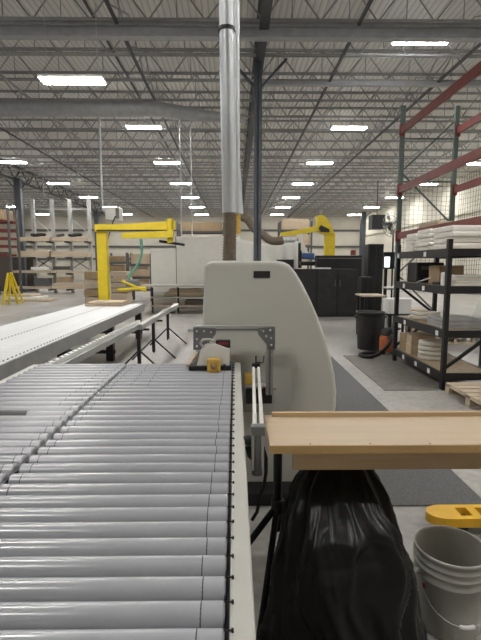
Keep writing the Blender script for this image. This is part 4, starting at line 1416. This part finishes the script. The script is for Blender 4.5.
# dark panelling / curtain behind the rack
x0_, _ = at(-20, 270, 28.6); x1_, _ = at(34, 270, 28.6)
tag(MB().box(x0_, x1_, 28.6, 28.8, 0, at(0, 252, 28.6)[1]).build('dark_partition', M_DARKW), 'dark brown partition behind the left end of the cantilever rack', 'partition')
# red rack at far left edge
YE2 = 24.0
e = empty('pallet_rack', (at(-4, 260, YE2)[0], YE2 + .5, 0), 'dark rack with red beams and boards cut by the left picture edge', 'rack')
for p in (-16, 7.5):
    for yy_ in (YE2, YE2 + 1):
        x, zt_ = at(p, 208, YE2)
        MB().box(x - .05, x + .05, yy_ - .05, yy_ + .05, 0, zt_).build('upright', M_GIRT, e)
for py in (221, 230, 238, 246, 255):
    z = at(0, py, YE2)[1]; x0_ = at(-16, py, YE2)[0]; x1_ = at(7.5, py, YE2)[0]
    for yy_ in (YE2, YE2 + 1):
        MB().box(x0_, x1_, yy_ - .03, yy_ + .03, z - .06, z + .06).build('cross_beam', M_RED, e)
z = at(0, 220, YE2)[1] + .0
tag(MB().bbox(((at(-14, 220, YE2)[0] + at(5, 220, YE2)[0]) / 2, YE2 + .5, at(0, 220.0, YE2)[1] + .27), (.85, 1.1, .5), .02).build('cardboard_box', M_CARD), 'brown cardboard box on top of the red beamed rack at the left edge', 'box')

# yellow A-frame + pile of boards + tape
YA = 19.0
e = empty('a_frame_barrier', (at(8.5, 300, YA)[0], YA, 0), 'yellow A-frame barrier standing on the floor at the far left', 'barrier')
xm, zt_ = at(9, 273, YA)
for s, yy_ in ((-.17, -.3), (.15, .3)):
    for t_ in (-.0,):
        MB().box(-.06, .06, -.02, .02, 0, 1.0)
    MB().bar((xm + s, YA + yy_, 0), (xm + s * .1, YA, zt_), .09).build('leg', M_YELLOW, e)
    MB().bar((xm + s + .12, YA + yy_ + .25, 0), (xm + s * .1 + .06, YA + .05, zt_), .06).build('leg', M_YELLOW, e)
MB().bar((xm - .11, YA - .1, .38), (xm + .14, YA + .1, .38), .05).build('cross_bar', M_YELLOW, e)
z = 0
for k in range(3):
    xa_, xb_ = at(6 + 4 * k, 300, 20.5)[0], at(42 + (8, -2, -10)[k], 300, 20.5)[0]
    tag(MB().bbox(((xa_ + xb_) / 2, 20.8 + .1 * k, z + .05), (xb_ - xa_, 1.1, .095), .01).build('board_pile', M_BOARD if k != 1 else M_SHEET),
        'flat board, %s of the low pile on the floor beside the yellow A-frame' % ('bottom', 'middle', 'top')[k], 'board', 'boards piled beside the A-frame')
    z += .1
tp = []
for k in range(5):
    d0 = ray(16 + k * 4.4, 319.5 - .8 * k); t0 = -CAM_H / d0.z
    d1 = ray(19.5 + k * 4.4, 318.8 - .8 * k); t1 = -CAM_H / d1.z
    a = Vector((d0.x * t0, d0.y * t0, .003)); c = Vector((d1.x * t1, d1.y * t1, .003))
    tp.append((a, c))
e = empty('floor_tape', (tp[2][0].x, tp[2][0].y, 0), 'short yellow and black hazard tape strip on the floor at the left', 'tape')
for k, (a, c) in enumerate(tp):
    dx = Vector((0, .22, 0))
    MB().add([a, c, c + dx, a + dx, a - Vector((0, 0, .002)), c - Vector((0, 0, .002)), c + dx - Vector((0, 0, .002)), a + dx - Vector((0, 0, .002))],
             [(0, 1, 2, 3), (7, 6, 5, 4), (0, 4, 5, 1), (1, 5, 6, 2), (2, 6, 7, 3), (3, 7, 4, 0)]).build('tape_stripe', M_YELLOW if k % 2 else M_BLACK, e)

# ------------------------------------------------------------------ world & settings
w = bpy.data.worlds.new('world'); S.world = w
w.use_nodes = True
bg = w.node_tree.nodes['Background']
bg.inputs['Color'].default_value = (.5, .55, .6, 1)
bg.inputs['Strength'].default_value = .3
S.view_settings.view_transform = 'Standard'
S.view_settings.look = 'None'
S.view_settings.gamma = 1
S.view_settings.exposure = 2.12
S.cycles.use_denoising = True
S.cycles.max_bounces = 10
S.cycles.diffuse_bounces = 6
S.cycles.transparent_max_bounces = 12
S.cycles.use_adaptive_sampling = True
S.cycles.sample_clamp_indirect = 6
for o in bpy.data.objects:
    if '_org' in o: del o['_org']
